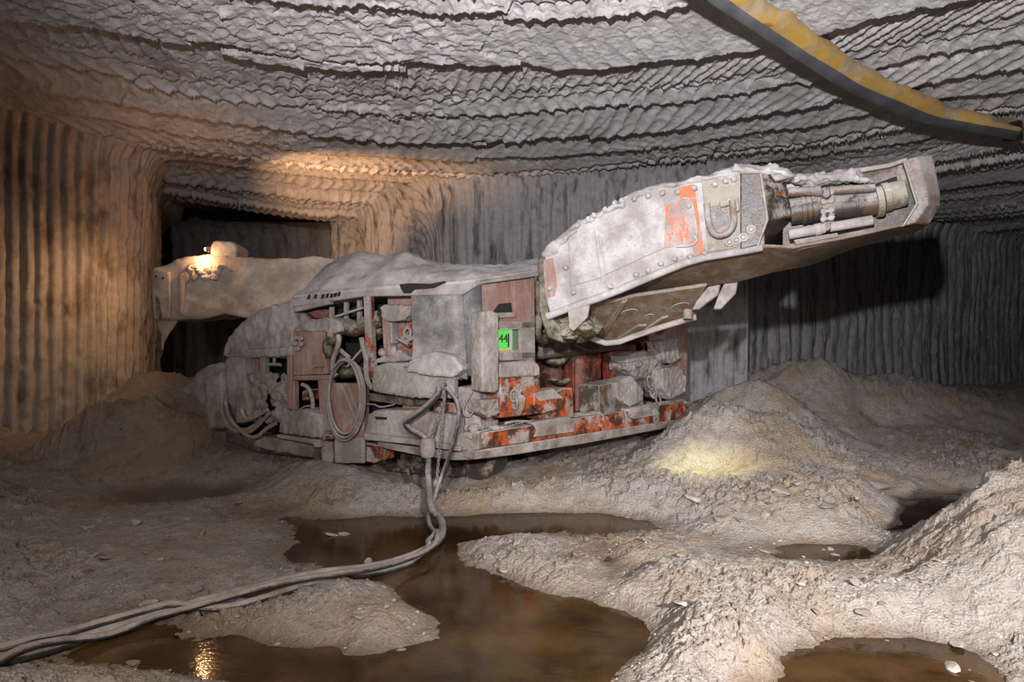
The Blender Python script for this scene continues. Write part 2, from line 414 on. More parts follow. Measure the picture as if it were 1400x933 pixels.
# ------------------------------------------------------------------ floor
CP = []
def cps(*a):
    for px, py, z in a:
        d = FPX * (CAMZ - z) / (py - 466.5); CP.append(((px - 700) / FPX * d, d, z))
def bed(z, *a): cps(*[(x, y, z) for x, y in a])
bed(-.34, (500, 740), (455, 728), (560, 733), (520, 762), (600, 770), (650, 805), (720, 835), (800, 860), (700, 880), (640, 895), (760, 915), (840, 893), (560, 912), (450, 910), (330, 895), (220, 885), (140, 893), (660, 717), (740, 715), (820, 716), (590, 815), (640, 850))
bed(-.25, (395, 722), (420, 708), (520, 705), (600, 706), (700, 701), (800, 701), (895, 713), (870, 727), (760, 727), (680, 736), (628, 744), (645, 776), (700, 793), (790, 818), (850, 838), (897, 863), (885, 890), (850, 922), (600, 890), (640, 880), (600, 855), (562, 832), (535, 802), (500, 788), (420, 774), (395, 745))
bed(-.25, (60, 903), (110, 880), (200, 864), (330, 868), (430, 888), (520, 893), (130, 908), (240, 923), (310, 937))
bed(-.33, (1100, 915), (1200, 900), (1290, 915), (1200, 930)); bed(-.25, (1000, 937), (1060, 898), (1130, 872), (1240, 867), (1330, 891), (1385, 937))
bed(-.29, (1090, 753), (1150, 755)); bed(-.25, (1045, 752), (1198, 757), (1120, 745), (1120, 766))
bed(-.31, (1255, 702), (1240, 712)); bed(-.25, (1208, 724), (1243, 682), (1305, 676))
bed(-.29, (830, 776)); bed(-.25, (780, 768), (888, 780), (840, 790), (840, 764))
cps((30, 870, -.2), (100, 838, -.215), (150, 845, -.225), (50, 800, -.17), (150, 780, -.17), (250, 800, -.17), (300, 760, -.17), (350, 820, -.17), (200, 740, -.18),
    (330, 720, -.2), (250, 705, -.16), (150, 690, -.2), (300, 680, -.2), (370, 695, -.22), (200, 655, -.17), (330, 655, -.18), (420, 690, -.21), (60, 720, -.15), (20, 690, -.06), (10, 740, -.1))
cps((470, 797, -.1), (420, 832, -.11), (520, 838, -.12), (350, 845, -.15), (480, 870, -.17), (390, 805, -.13), (550, 868, -.2), (300, 852, -.18), (250, 850, -.2))
cps((40, 932, -.14), (120, 928, -.15), (200, 940, -.13), (260, 945, -.13), (-40, 900, -.15))
bed(-.34, (640, 905), (700, 930), (600, 930), (560, 960), (720, 970), (650, 960), (480, 940))
cps((0, 600, .2), (0, 578, .4), (80, 592, .2), (140, 550, .72), (200, 572, .45), (240, 602, .22), (282, 592, .3), (320, 627, .05), (100, 632, -.03), (200, 640, -.06), (40, 642, .0), (100, 577, .36),
    (220, 515, 1.02), (200, 542, .8), (260, 522, .9), (-80, 600, .3), (-100, 680, 0))
cps((340, 622, .1), (400, 640, .07), (450, 645, .10), (500, 650, .08), (540, 660, .02), (563, 690, -.16), (480, 700, -.2), (430, 672, -.06), (380, 655, -.05))
cps((620, 685, -.13),  (870, 650, .08), (920, 645, .1), (970, 662, .06), (1010, 664, .06), (650, 700, -.22), (750, 697, -.22), (850, 702, -.22), (930, 712, -.2), (960, 725, -.18), (700, 680, -.1), (850, 680, -.08), (860, 625, .02), (1000, 640, .08))
cps((660, 757, -.19), (720, 762, -.13), (720, 737, -.14), (800, 747, -.11), (865, 747, -.12), (760, 792, -.18), (850, 802, -.15), (900, 802, -.12), (905, 765, -.09))
cps((960, 772, -.06), (950, 832, -.04), (1020, 862, -.06), (930, 902, -.12), (985, 905, -.15), (900, 933, -.13), (1100, 800, -.06), (1080, 850, -.13), (1200, 822, -.08), (1180, 790, -.09), (1280, 842, -.13), (820, 960, -.2))
cps((1060, 668, .08), (1100, 672, .09), (1000, 702, -.06), (1100, 705, -.06), (1000, 740, -.2), (1150, 728, -.18), (1180, 692, -.05), (1195, 660, .03), (1210, 705, -.17), (940, 747, -.17))
cps((1400, 642, .55), (1335, 670, .40), (1285, 703, .18), (1245, 728, .0), (1300, 760, .08), (1400, 760, .2), (1400, 850, -.08), (1350, 852, -.13), (1395, 902, -.18), (1350, 722, .27), (1220, 772, -.1), (1400, 702, .38), (1500, 640, .6), (1500, 800, .1))
cps((1200, 622, .0), (1300, 640, -.06), (1300, 610, 0), (1400, 622, 0), (1150, 612, .08), (1250, 660, -.12))
cps((1040, 519, .98), (1000, 560, .72), (960, 600, .38), (1080, 572, .55), (1130, 606, .25), (1030, 612, .32), (1000, 640, .1), (1100, 640, .04), (955, 560, .7), (1150, 642, .0))
cps((1150, 511, .98), (1220, 517, .85), (1280, 522, .75), (1180, 565, .25), (1250, 584, .08), (1150, 592, .08), (1390, 560, .2), (1350, 582, .0))
for p in [(-3, 9.6, .02), (-1.6, 8.7, -.06), (0, 8.6, -.12), (-.6, 8.3, -.12), (1.5, 10.2, -.05), (0, 10, -.1), (.7, 9.3, -.1), (-2, 10.6, .02), (2.2, 11.6, .1), (-3.6, 11.2, .1), (-4.3, 9.6, .2), (1.3, 9.3, .0), (0, 13, .2), (-4, 14, .3), (4, 12.6, .5), (3.4, 9.9, .3),
          (7, 15.5, .4), (11, 17.5, .4), (15, 20, .3), (6, 8.2, -.1), (9, 8, 0), (12, 12, 0), (7.5, 6.5, .1), (-8, 15, .5), (-8, 19, .3), (-4, 20, .3), (0, 2.5, -.2), (-3, 2.5, -.15), (3, 2.5, -.1), (-6, 5, -.1), (-9, 6, .1), (7, 4, .3), (-11, 3, 0), (12, 3, 0), (20, 14, .1), (-5.5, 11.5, .8)]:
    CP.append(p)
for px, d, z in [(540, 7.8, -.05), (580, 7.65, -.05), (620, 7.56, -.04), (660, 7.54, -.04), (700, 7.56, -.02), (740, 7.66, .0), (780, 7.85, .02), (820, 8.1, .04), (570, 8.3, -.22), (620, 8.0, -.24), (670, 7.95, -.24), (720, 8.1, -.22), (760, 8.4, -.2), (800, 8.9, -.15), (850, 9.4, -.08)]:
    CP.append(((px - 700) / FPX * d, d, z))
CP = np.array(CP)
def tps_fit(P, lam=.02):
    n = len(P); d2 = ((P[:, None, :2] - P[None, :, :2]) ** 2).sum(-1); K = .5 * d2 * np.log(d2 + 1e-9) + lam * np.eye(n)
    A = np.zeros((n + 3, n + 3)); A[:n, :n] = K; A[:n, n] = 1; A[:n, n + 1:] = P[:, :2]; A[n, :n] = 1; A[n + 1:, :n] = P[:, :2].T
    return np.linalg.solve(A, np.append(P[:, 2], [0, 0, 0]))
TW = tps_fit(CP)
def tps(x, y):
    out = np.zeros_like(x, float); n = len(CP)
    for i in range(n):
        d2 = (x - CP[i, 0]) ** 2 + (y - CP[i, 1]) ** 2; out += TW[i] * .5 * d2 * np.log(d2 + 1e-9)
    return out + TW[n] + TW[n + 1] * x + TW[n + 2] * y
def floor_z(x, y):
    x = np.asarray(x, float); y = np.asarray(y, float)
    z = np.clip(tps(x, y), -.45, 1.35)
    a = .35 + .65 * sstep(-.27, .0, z); hgt = sstep(-.1, .4, z)
    f1, c1 = cell(x * 5 + .4 * vn(x * 3, y * 3, 3), y * 5, 61); f2, c2 = cell(x * 13, y * 13, 67)
    wx = x + .06 * vn(x * 6, y * 6, 81); wy = y + .06 * vn(x * 6, y * 6, 82)
    pat = .35 + .9 * sstep(-.2, .3, fbm(x * 1.1, y * 1.1, 83, 2))
    z = z + a * (.09 * fbm(x * 1.7, y * 1.7, 71, 3) + .045 * fbm(x * 6, y * 6, 73, 4, .6)) + a * hgt * .085 * shard(wx * 4.5, wy * 4.5, 61)
    z = z + a * pat * (.06 * shard(wx * 9, wy * 9, 66) + .042 * shard(wx * 21, wy * 21, 67) + .018 * shard(x * 47, y * 47, 69))
    return z
cols = np.concatenate([np.linspace(-1.9, -.85, 70)[:-1], np.linspace(-.85, .85, 1100), np.linspace(.85, 1.9, 70)[1:]])
D = 1 / np.linspace(1 / 2.7, 1 / 25.0, 560)
FX = D[:, None] * cols[None, :]; FY = np.repeat(D[:, None], len(cols), 1)
FZ = floor_z(FX, FY)
cx = (FX[:-1, :-1] + FX[1:, 1:]) / 2; cy = (FY[:-1, :-1] + FY[1:, 1:]) / 2; cz = (FZ[:-1, :-1] + FZ[1:, 1:]) / 2
HEAPS = [  # centre x, y, radii, turn, level above which the heap begins, label
    (4.0, 5.4, 2.6, 1.25, .25, -.06, 'large pale salt heap rising at the right edge beside the near right pool'),
    (2.45, 6.6, 1.0, .8, -.1, -.1, 'low pale mound of broken salt in front of the heap below the boom tip'),
    (3.45, 10.3, 1.75, 1.6, .1, .1, 'tall grey muck heap against the ribbed wall right of the machine'),
    (6.3, 12.9, 2.7, 1.5, .25, .22, 'dark muck heap along the shadowed far wall beneath the boom'),
    (-5.6, 9.6, 1.5, 1.0, .5, .12, 'flaky salt heap at the foot of the ribbed left pillar'),
    (-5.2, 11.2, 1.0, .9, .0, .45, 'lamp-lit rubble slope in the mouth of the side heading'),
    (-2.1, 7.9, 1.25, .55, -.45, -.06, 'white lumpy salt bank in front of the machine tracks'),
    (1.6, 7.5, 1.9, .6, .15, -.10, 'brown salt bank under the bumper lit by the pale lamp'),
    (-1.15, 4.5, .95, .55, .2, -.2, 'beige crumbly salt mound below the bend of the trailing cables'),
    (1.3, 4.7, 1.05, .8, .2, -.2, 'beige rust-stained salt mound between the two foreground pools'),
    (.55, 5.6, .9, .38, -.2, -.2, 'narrow mud spit reaching into the dark pool'),
]
own = np.full(cx.shape, -1)
wob = .25 * fbm(cx * 1.5, cy * 1.5, 91, 3)
bestv = np.full(cx.shape, 1.0)
for i, (hx, hy, ra, rb, th, lv, lab) in enumerate(HEAPS):
    dx, dy = cx - hx, cy - hy; c, s = math.cos(th), math.sin(th)
    e = ((dx * c + dy * s) / ra) ** 2 + ((-dx * s + dy * c) / rb) ** 2 + wob
    m = (e < bestv) & (cz > lv); own[m] = i; bestv = np.where(m, e, bestv)
own[((cx < 4.9) & (cy > 12.75)) | ((cx >= 4.9) & (cy > 15.0 + .576 * (cx - 5.6)))] = -1
o = grid_object('floor', FX, FY, FZ, M['floor'], own < 0)
tag(o, 'wet muddy salt floor of the mine with brown stains', 'floor', kind='structure')
for i, h in enumerate(HEAPS):
    if (own == i).sum() < 50: continue
    o = grid_object('salt_heap', FX, FY, FZ, M['floor'], own == i)
    tag(o, h[6], 'heap', kind='stuff')
xs = np.linspace(-18, 22, 50); ys = np.linspace(-7.2, 2.75, 20); X2, Y2 = np.meshgrid(xs, ys)
tag(grid_object('floor_rear', X2, Y2, -.22 + .0 * X2, M['floor']), 'plain stretch of salt floor behind the viewer', 'floor', kind='structure')

# ------------------------------------------------------------------ water
def pool(label, pts, z=W0):
    vs = []
    for px, py in pts:
        d = FPX * (CAMZ - z) / (py - 466.5); vs.append(((px - 700) / FPX * d, d, z))
    n = len(vs)
    me = bpy.data.meshes.new('pool'); me.from_pydata(vs, [], [tuple(range(n))]); me.update()
    if me.polygons[0].normal.z < 0: me.flip_normals()
    me.materials.append(M['water']); o = bpy.data.objects.new('brine_pool', me); COL.objects.link(o)
    return tag(o, label, 'pool', kind='stuff')
pool('large dark brown brine pool winding under the trailing cables', [(-30, 990), (-20, 860), (200, 845), (350, 850), (380, 780), (370, 700), (560, 694), (760, 690), (935, 705), (900, 735), (700, 745), (690, 755), (760, 797), (870, 830), (930, 870), (880, 960), (600, 990)])
pool('brown brine pool at the near right bordered by flat stones', [(960, 990), (1030, 890), (1120, 858), (1250, 852), (1360, 880), (1440, 990)])
pool('thin strip of water at the front of the low pale mound', [(1020, 755), (1110, 738), (1215, 752), (1205, 768), (1110, 775)])
pool('small dark pool between the low mound and the large right heap', [(1195, 728), (1235, 675), (1320, 666), (1340, 680), (1260, 720)])
pool('small brown puddle behind the mud spit', [(760, 768), (835, 756), (900, 775), (905, 790), (835, 798)])

# ================================================================== THE MACHINE
S = Plane((-.36, 7.5), (-3.56, 8.918))         # long near side
F = Plane((-.36, 7.5), (2.69, 10.45))          # slanted end with the bumper
B = Plane((.367, 7.6), (3.98, 6.4))            # conveyor boom
A = Plane((-5.3, 10.25), (-2.4, 10.6))         # far arm with the lamp
root = empty('mining_machine', (-.3, 9.0, 0))
tag(root, 'dust-caked orange mining machine with a raised conveyor boom parked on salt muck', 'mining machine')

def part(name, mat, parent=root, **k):
    return lambda mb: mb.build(name, mat, parent, **k)
def pz(name, pl, pts, off, th, mat, parent=root, **k):
    mb = MB(); prism(mb, pl, pts, off, th); return mb.build(name, mat, parent, **k)
def tb(name, pl, pts, r, mat, parent=root, n=10, smooth=2, off=0.0, **k):
    mb = MB(); mb.tube([pl(p[0], p[1], p[2] if len(p) > 2 else off) for p in pts], r, n, smooth); return mb.build(name, mat, parent, **k)

# ---- chassis, deep inside, and crawler tracks
core = MB()
prism(core, S, [(315, 470), (395, 428), (655, 400), (655, 612), (315, 597)], -.62, 1.2)
core.build('chassis', M['dark'], root, bevel=.02)  # solid core, its black standing for the dark inside the body
pz('bulkhead', F, [(658, 400), (740, 392), (900, 420), (900, 560), (658, 612)], -.85, .3, M['darkred'], bevel=.02)
def track(c, d, L, Wd, name='crawler_track'):
    c = Vector(c); d = Vector((d[0], d[1], 0)).normalized(); n = Vector((-d.y, d.x, 0)); r = .21; rings = []
    prof = []
    for k in range(9):
        a = math.pi / 2 + math.pi * k / 8; prof.append((-L / 2 + r * math.cos(a), r + r * math.sin(a)))
    for k in range(9):
        a = -math.pi / 2 + math.pi * k / 8; prof.append((L / 2 + r * math.cos(a), r + r * math.sin(a)))
    mb = MB(); mb.rings([[c + d * x + n * w + Vector((0, 0, z)) for x, z in prof] for w in (-Wd / 2, Wd / 2)])
    o = mb.build(name, M['steelb'], root, bevel=.015)  # near-black steel stands for the shade in the gap under the machine
    g = MB()
    for k in range(int(L / .18)):
        x = -L / 2 + .09 + k * .18
        q = c + d * x
        g.rings([[q + d * a + n * w + Vector((0, 0, z)) for a, z in ((-.03, -.03), (.03, -.03), (.03, .02), (-.03, .02))] for w in (-Wd / 2, Wd / 2)])
    g.build('grouser', M['steelb'], o)
track((-1.7, 9.15, -.1), S.u, 3.0, .42); track((-.9, 10.45, -.1), S.u, 3.0, .42)

# ---- roof with its blanket of dust
roof = pz('roof', S, [(399, 408), (470, 398), (560, 391), (631, 387), (656, 383.5), (656, 388), (632, 403), (562, 404.5), (496, 405.5), (440, 414), (399, 421)], .05, 2.0, M['dust'], bevel=.015)
pz('roof_end', F, [(654, 383), (737, 371), (737, 378), (654, 389)], .05, .9, M['dust'], roof, bevel=.012)
def ridge_dust():
    """salt lying on the roof: a field over the roof's plan, low at the eave, high towards the middle"""
    nS, nT = 110, 56; dirn = Vector((.05, 1, 0)).normalized()
    sx = [399, 412, 423, 433, 450, 466, 482, 500, 515, 530, 545, 558, 570, 583, 605, 626, 655, 680, 710, 745]
    sy = [404, 397, 388, 374, 363, 354, 348, 343.5, 349, 352, 347, 343.5, 350, 357, 361, 362.5, 364, 365, 361, 355]
    rings = []; Ln = 2.1; tt = .95
    for i in range(nS):
        px = 399.5 + 336 * i / (nS - 1)
        eave = np.interp(px, [399, 440, 496, 562, 631, 655, 740], [406, 401, 396, 390, 386, 382.5, 370])
        p0 = S(px, eave, .055) if px <= 655 else F(px, eave, .05)
        ends = min(1, (px - 399) / 14)
        row = []
        qt = p0 + dirn * tt; pxt = 700 + FPX * qt.x / qt.y; zt = CAMZ + (466.5 - np.interp(pxt, sx, sy)) * qt.y / FPX
        h = max(.03, zt - p0.z)
        for j in range(nT):
            t = j / (nT - 1) * Ln; k = min(1, t / tt); hh = h * (1 - (1 - k) ** 1.6) * (.25 + .75 * ends)
            hh *= 1 - .5 * max(0, (t - tt) / (Ln - tt)); e = min(1, t / .12)
            q = p0 + dirn * t
            nn = mnoise.fractal(Vector((q.x * 2.2, q.y * 2.2, 3)), 1, 2, 4) * .03 + mnoise.fractal(Vector((q.x * 8, q.y * 5, 7)), 1, 2, 4) * .022
            row.append(Vector((q.x, q.y, p0.z + .012 + (hh + nn) * e)))
        rings.append([Vector((row[0].x, row[0].y, p0.z - .02))] + row + [Vector((row[-1].x, row[-1].y, p0.z - .02))])
    mb = MB(); mb.rings(rings); return mb.build('roof_dust', M['dustw'], roof, ang=80)
ridge_dust()
pz('rubber_seal', S, [(546, 389), (560, 387.5), (590, 388), (607, 384.5), (609, 386.5), (592, 394), (566, 396), (560, 401), (552, 401), (548, 395)], .075, .03, M['dark'], roof)
mb = MB()
for x0, y0 in [(452, 404), (457, 403), (462, 402), (421, 406), (430, 405), (440, 405), (446, 404)]:
    pz('drip_mark', S, [(x0, y0 - 2), (x0 + 3, y0 - 3), (x0 + 1.5, y0 + 3), (x0 - 1.5, y0 + 3.5)], .068, .03, M['dark'], roof)

# ---- rubber curtains
def curtain(name, xt0, xt1, yt, xb0, xb1, yb, off, mat, flare=0):
    rows = []; nj, ni = 26, 18
    for j in range(nj):
        v = j / (nj - 1); fr = []; bk = []
        for i in range(ni):
            u = i / (ni - 1)
            px = (xt0 + (xt1 - xt0) * u) * (1 - v) + (xb0 + (xb1 - xb0) * u) * v - flare * max(0, v - .72) ** 2 * (1 - u) * 60
            py = yt[0] + (yt[1] - yt[0]) * u + ((yb[0] + (yb[1] - yb[0]) * u) - (yt[0] + (yt[1] - yt[0]) * u)) * v
            w = .018 * math.sin(u * 5.5 + .6) * v + (flare * .09 * max(0, v - .7) / .3 * (1 - u))
            fr.append(S(px, py, off + w))
        rows.append(fr)
    mb = MB(); mb.rings([r + [p - S.n * .018 for p in reversed(r)] for r in rows]); return mb.build(name, mat, root, ang=60)
curtain('rubber_curtain', 562, 632, (404, 399), 566, 638.5, (497, 519), .02, M['rubber'], flare=1)['label'] = 'grey dusty rubber curtain with a dark patch'
curtain('rubber_curtain', 631.5, 657, (388, 386), 639.5, 658.5, (514, 515), .0, M['rubberd'])['label'] = 'dark narrow rubber curtain beside the corner post'
mb = MB(); mb.blob(S(600, 462, .03), (.16, .02, .20), 3, 3, .3)
# ---- corner post and the end panel with the display
pz('corner_post', F, [(659, 427), (672, 424), (682.5, 430), (683, 534), (676, 537), (660, 536)], .14, .2, M['dust'], remesh=.018, smooth=3, disp=.02, dsize=.05)
ep = pz('end_panel', F, [(656, 383), (731, 376), (732.5, 500), (656, 512)], -.02, .12, M['red'], bevel=.01)
pz('panel_hole', F, [(675, 425), (683, 415.5), (699, 414), (700.5, 427.5), (677, 428)], -.012, .06, M['dark'], ep)  # solid black plate, painted as the dark of a hole
pz('panel_ledge', F, [(675, 428), (703, 427), (706, 434), (673, 436)], .02, .05, M['dust'], ep, remesh=.012, smooth=2)
mb = MB()
for x, y in [(661, 387), (727, 381), (728, 432), (662, 409), (695, 384)]: MB().blob(F(x, y, -.01), (.014, .014, .014), 1, 1, 0).build('panel_bolt', M['steeld'], ep)
sf = MB()
prism(sf, F, rect(681, 440, 732, 450, -.6), .05, .10); prism(sf, F, rect(681, 481.5, 732, 494, -1.0), .05, .10); prism(sf, F, rect(713, 440, 732, 492, -.8), .05, .10)
sf = sf.build('display_frame', M['steeld'], root, bevel=.012)
pz('frame_lip', F, [(682, 449), (713.5, 448), (714, 481), (682, 482.5), (682, 480), (711.5, 478.8), (711, 450.5), (682, 451.5)], .055, .03, M['dust'], sf)
scr = pz('display_screen', F, [(681, 451.5), (701, 451), (701, 479.5), (681, 480.5)], .0, .02, M['green'], sf); scr['label'] = 'bright green lit display showing 44'
pz('display_housing', F, [(700.5, 451), (712, 450.5), (712, 479), (700.5, 479.5)], .0, .02, M['screen_grey'], sf)
fc = bpy.data.curves.new('display_digits', 'FONT'); fc.body = '44'; fc.size = .135; fc.extrude = .004; fc.align_x = 'CENTER'; fc.align_y = 'CENTER'
fo = bpy.data.objects.new('display_digits', fc); COL.objects.link(fo); fc.materials.append(M['ink']); fo.parent = sf
dp = F(688.3, 463.5, .008)
fo.matrix_basis = Matrix.Translation(dp - wloc(sf)) @ Matrix(((F.u.x, 0, F.n.x, 0), (F.u.y, 0, F.n.y, 0), (0, 1, 0, 0), (0, 0, 0, 1)))
bpy.context.view_layer.update()
me_ = bpy.data.meshes.new_from_object(fo.evaluated_get(bpy.context.evaluated_depsgraph_get()))
mb_ = fo.matrix_basis.copy(); bpy.data.objects.remove(fo)
fo = bpy.data.objects.new('display_digits', me_); COL.objects.link(fo); fo.parent = sf; fo.matrix_basis = mb_
pz('display_bar', F, rect(694.5, 456.5, 696.3, 475), .006, .01, M['ink'], sf)
pz('display_bar', F, rect(697.3, 453, 700.3, 477), .006, .01, M['white_bar'], sf)['label'] = 'white lit bar of the display'
pz('display_line', F, rect(681, 477.6, 700, 479.8, -.3), .006, .01, M['amber'], sf)
pz('panel_foot', F, [(683, 497), (731, 492), (738, 502), (739, 514), (684, 517)], .10, .22, M['dust'], remesh=.016, smooth=3, disp=.015, dsize=.05)
ob = pz('pivot_block', F, [(684, 513), (739, 509), (740, 566), (684, 572)], .06, .3, M['orange'], bevel=.015)
mb = MB()
for c0, a in ((F(702, 542, .09), .4), (F(704, 552, .10), 1.5)):
    ax = F.u * math.cos(a) + F.n * math.sin(a)
    mb.loop([c0 + ax * .035 * math.cos(t) + Vector((0, 0, 1)) * .065 * math.sin(t) for t in [2 * math.pi * k / 18 for k in range(18)]], .014)
mb.build('shackle', M['chain'], ob)
mb = MB(); mb.blob(F(703, 549, .062), (.12, .012, .13), 5, 3, .5); mb.build('rust_patch', M['steel'], ob)
bx = pz('hinge_box', F, [(738, 535), (783, 530), (785, 572), (738, 574)], -.02, .3, M['orange'], bevel=.015)
pz('hinge_lug', F, [(730, 540), (768, 533), (772, 545), (771, 559), (742, 567), (730, 556)], .12, .2, M['orange'], bx, bevel=.02)
pz('lug_dust', F, [(730, 538), (757, 531), (772, 545), (738, 549)], .13, .2, M['dust'], bx, remesh=.014, smooth=2)

# ---- recess behind the bumper
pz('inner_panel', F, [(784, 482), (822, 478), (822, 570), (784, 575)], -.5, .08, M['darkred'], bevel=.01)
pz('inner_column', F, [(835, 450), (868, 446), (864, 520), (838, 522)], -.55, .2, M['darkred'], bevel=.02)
mb = MB()
for i in range(16):
    t = i / 15
    mb.blob(F(752 + 62 * t, 493 + 6 * math.sin(t * 9) - 8 * math.sin(t * 3), -.6), (.09, .08, .06), i, 2, .4)
for i in range(10):
    t = i / 9; mb.blob(F(758 + 40 * t, 520 + 4 * math.sin(t * 7), -.6), (.07, .06, .035), i + 40, 2, .4)
mb.build('hose_bundle', M['moss'], root, remesh=.022, smooth=2)
mb = MB(); mb.tube([F(735, 385, -.1), F(738, 430, -.08), F(733, 462, -.05), F(748, 468, -.15), F(760, 452, -.1), F(770, 440, -.12)], .05, 10, 2); mb.build('swivel_hose', M['moss'], root)
tt = pz('turntable', F, [(740, 452), (835, 448), (858, 455), (858, 478), (740, 492)], -.35, .5, M['steel'], bevel=.05)
mb = MB(); mb.tube([F(790, 425, -.6), F(790, 560, -.6)], .2, 20); mb.build('pedestal', M['darkred'], root)
wb = pz('wedge_box', F, [(819, 527), (880, 515), (880, 560), (819, 572)], -.08, .35, M['steel'], bevel=.01); wb['label'] = 'dark box with a dust-heaped wedge top'
mb = MB(); prism(mb, F, [(841, 524), (864, 514), (880, 535), (880, 548), (862, 556), (845, 545)], .0, .25); mb.build('wedge_top', M['dust'], wb, remesh=.016, smooth=2, disp=.02, dsize=.05)
cw = pz('counterweight', F, [(858, 490), (905, 478), (908, 530), (895, 545), (868, 520), (858, 505)], -.25, .35, M['steeld'], remesh=.02, smooth=3, disp=.03, dsize=.06)
pz('counterweight_dust', F, [(856, 488), (870, 482), (884, 480), (886, 492), (858, 497)], -.22, .3, M['dust'], cw, remesh=.018, smooth=2)
rp = pz('rear_plate', F, [(880, 452), (940, 440), (940, 540), (900, 545), (896, 480)], -.35, .2, M['red'], bevel=.01)
for q in ([(904, 468), (926, 462), (931, 490), (918, 498), (908, 492)], [(906, 505), (930, 500), (940, 520), (938, 536), (918, 546), (906, 530)]):
    pz('salt_lump', F, q, -.1, .28, M['dust'], rp, remesh=.018, smooth=3, disp=.03, dsize=.06)
mb = MB()
for c0, a, w in ((F(889, 524, .0), .3, 1.0), (F(893, 536, .02), 1.4, 1.0), (F(900, 547, .03), .3, .8)):
    ax = F.u * math.cos(a) + F.n * math.sin(a)
    mb.loop([c0 + (ax * .05 * math.cos(t) + (Vector((0, 0, 1)) * .95 - F.u * .3) * .10 * math.sin(t)) * w for t in [2 * math.pi * k / 18 for k in range(18)]], .016)
mb.build('tow_shackle', M['chain'], root)
# ---- platform, bumper
pf = pz('platform', F, [(640, 598), (659, 592), (938, 553), (938, 566), (660, 610)], -.03, 1.1, M['dust'], bevel=.01)
mb = MB()
for i in range(30):
    t = i / 29; mb.blob(F(668 + 262 * t, 590 - 40 * t - 1.5 * random.random(), -.10 - .12 * random.random()), (.11, .10, .03 + .03 * random.random()), i, 2, .5)
mb.build('platform_dust', M['dust'], pf, remesh=.02, smooth=2, disp=.02, dsize=.05)
bp = pz('bumper', F, [(659, 592), (725, 582), (800, 570), (870, 560), (937, 548), (939, 572), (800, 594), (659, 614)], .03, .08, M['orange'], bevel=.008)
for q in ([(727, 580), (781, 571), (787, 580), (785, 592), (768, 594), (740, 598), (731, 598), (735, 590)], [(858, 562), (884, 556), (896, 560), (897, 569), (868, 574), (860, 572)]):
    pz('rubber_pad', F, q, .055, .08, M['steeld'], bp, bevel=.012)
for q in ([(727, 578), (779, 569), (784, 577), (735, 589)], [(858, 560), (884, 553), (893, 560), (862, 568)]):
    pz('pad_dust', F, q, .06, .14, M['dust'], bp, remesh=.014, smooth=2)
pz('bumper_lip', F, [(650, 617), (938, 572), (938, 581), (800, 607), (700, 623), (650, 629)], .05, .5, M['steeld'], bevel=.01)
mb = MB(); mb.tube([F(691, 579, -.02), F(705, 576, -.02), F(742, 578, -.02), F(795, 572, -.03), F(830, 568, -.04)], .018, 8, 2); mb.build('grease_line', M['hose'], pf)
mb = MB()
for k in range(5): mb.blob(F(702 + 4 * k, 581 - k, .02), (.02, .02, .012), k, 1, .2)
mb.build('hook_links', M['chain'], pf)
# ---- corner foot between the two sides
cf = MB(); prism(cf, S, [(628, 592), (655, 590), (655, 616), (626, 618)], .06, .4); cf = cf.build('corner_foot', M['steeld'], root, bevel=.015)
mb = MB(); mb.tube([S(648, 580, .02), S(648, 592, .02)], .05, 12); mb.tube([S(648, 584, .02), S(648, 587, .02)], .068, 12); mb.build('corner_bolt', M['steeld'], cf)
pz('corner_bracket', S, [(620, 530), (655, 528), (656, 590), (634, 590), (634, 570), (622, 550)], -.03, .5, M['dust'], remesh=.02, smooth=3, disp=.03, dsize=.07)
pz('corner_knob', F, [(659, 548), (682, 545), (684, 566), (668, 574), (659, 566)], .1, .25, M['steeld'], remesh=.018, smooth=2, disp=.02, dsize=.05)
mb = MB(); mb.tube([S(646, 536, .03), S(636, 552, .05), S(632, 566, .03), S(641, 572, .04), S(648, 562, .03)], .008, 6, 2); mb.build('thin_lead', M['hose'], root)

# ---- long side, from the curtain to the left
bA = pz('storage_box', S, [(512, 501), (530, 496), (620, 496), (622, 520), (606, 522), (602, 546), (560, 544), (509, 536), (507, 518)], .12, .4, M['dust'], remesh=.02, smooth=4, disp=.025, dsize=.04)
mb = MB(); prism(mb, S, [(560, 492), (590, 480), (620, 486), (632, 505), (618, 517), (585, 515), (552, 508)], .2, .22); mb.build('dust_pile', M['dustw'], bA, remesh=.022, smooth=10, disp=.02, dsize=.06)
mb = MB(); prism(mb, S, [(550, 500), (566, 497), (566, 501), (552, 503)], .16, .12); mb.build('bracket_tab', M['dust'], bA, bevel=.006)
pz('box_support', S, [(500, 538), (604, 548), (604, 556), (560, 556), (500, 548)], -.1, .3, M['moss'], bevel=.01)
pz('rail_plate', S, [(550, 548), (634, 552), (634, 590), (550, 585)], -.12, .05, M['red'], bevel=.006)
pz('hose_guard', S, [(596, 520), (620, 519), (621, 545), (612, 545), (610, 524), (603, 524), (601, 545), (596, 545)], .14, .1, M['dust'], bevel=.008)
bB = MB()
top_f = [(504, 566), (512, 561), (560, 561), (625, 568), (628, 612), (560, 600), (497, 594)]
prism(bB, S, top_f, .08, .45)
bB = bB.build('lower_box', M['dust'], root, remesh=.02, smooth=4, disp=.02, dsize=.045)
pz('slot_hole', S, [(512, 570), (527, 571), (528, 574), (514, 573.5)], .10, .08, M['dark'], bB)  # black plate painted as the shade inside the slot
pz('lower_ledge', S, [(497, 592), (560, 600), (629, 611), (629, 618), (560, 608), (497, 602)], .13, .4, M['dust'], bevel=.012)
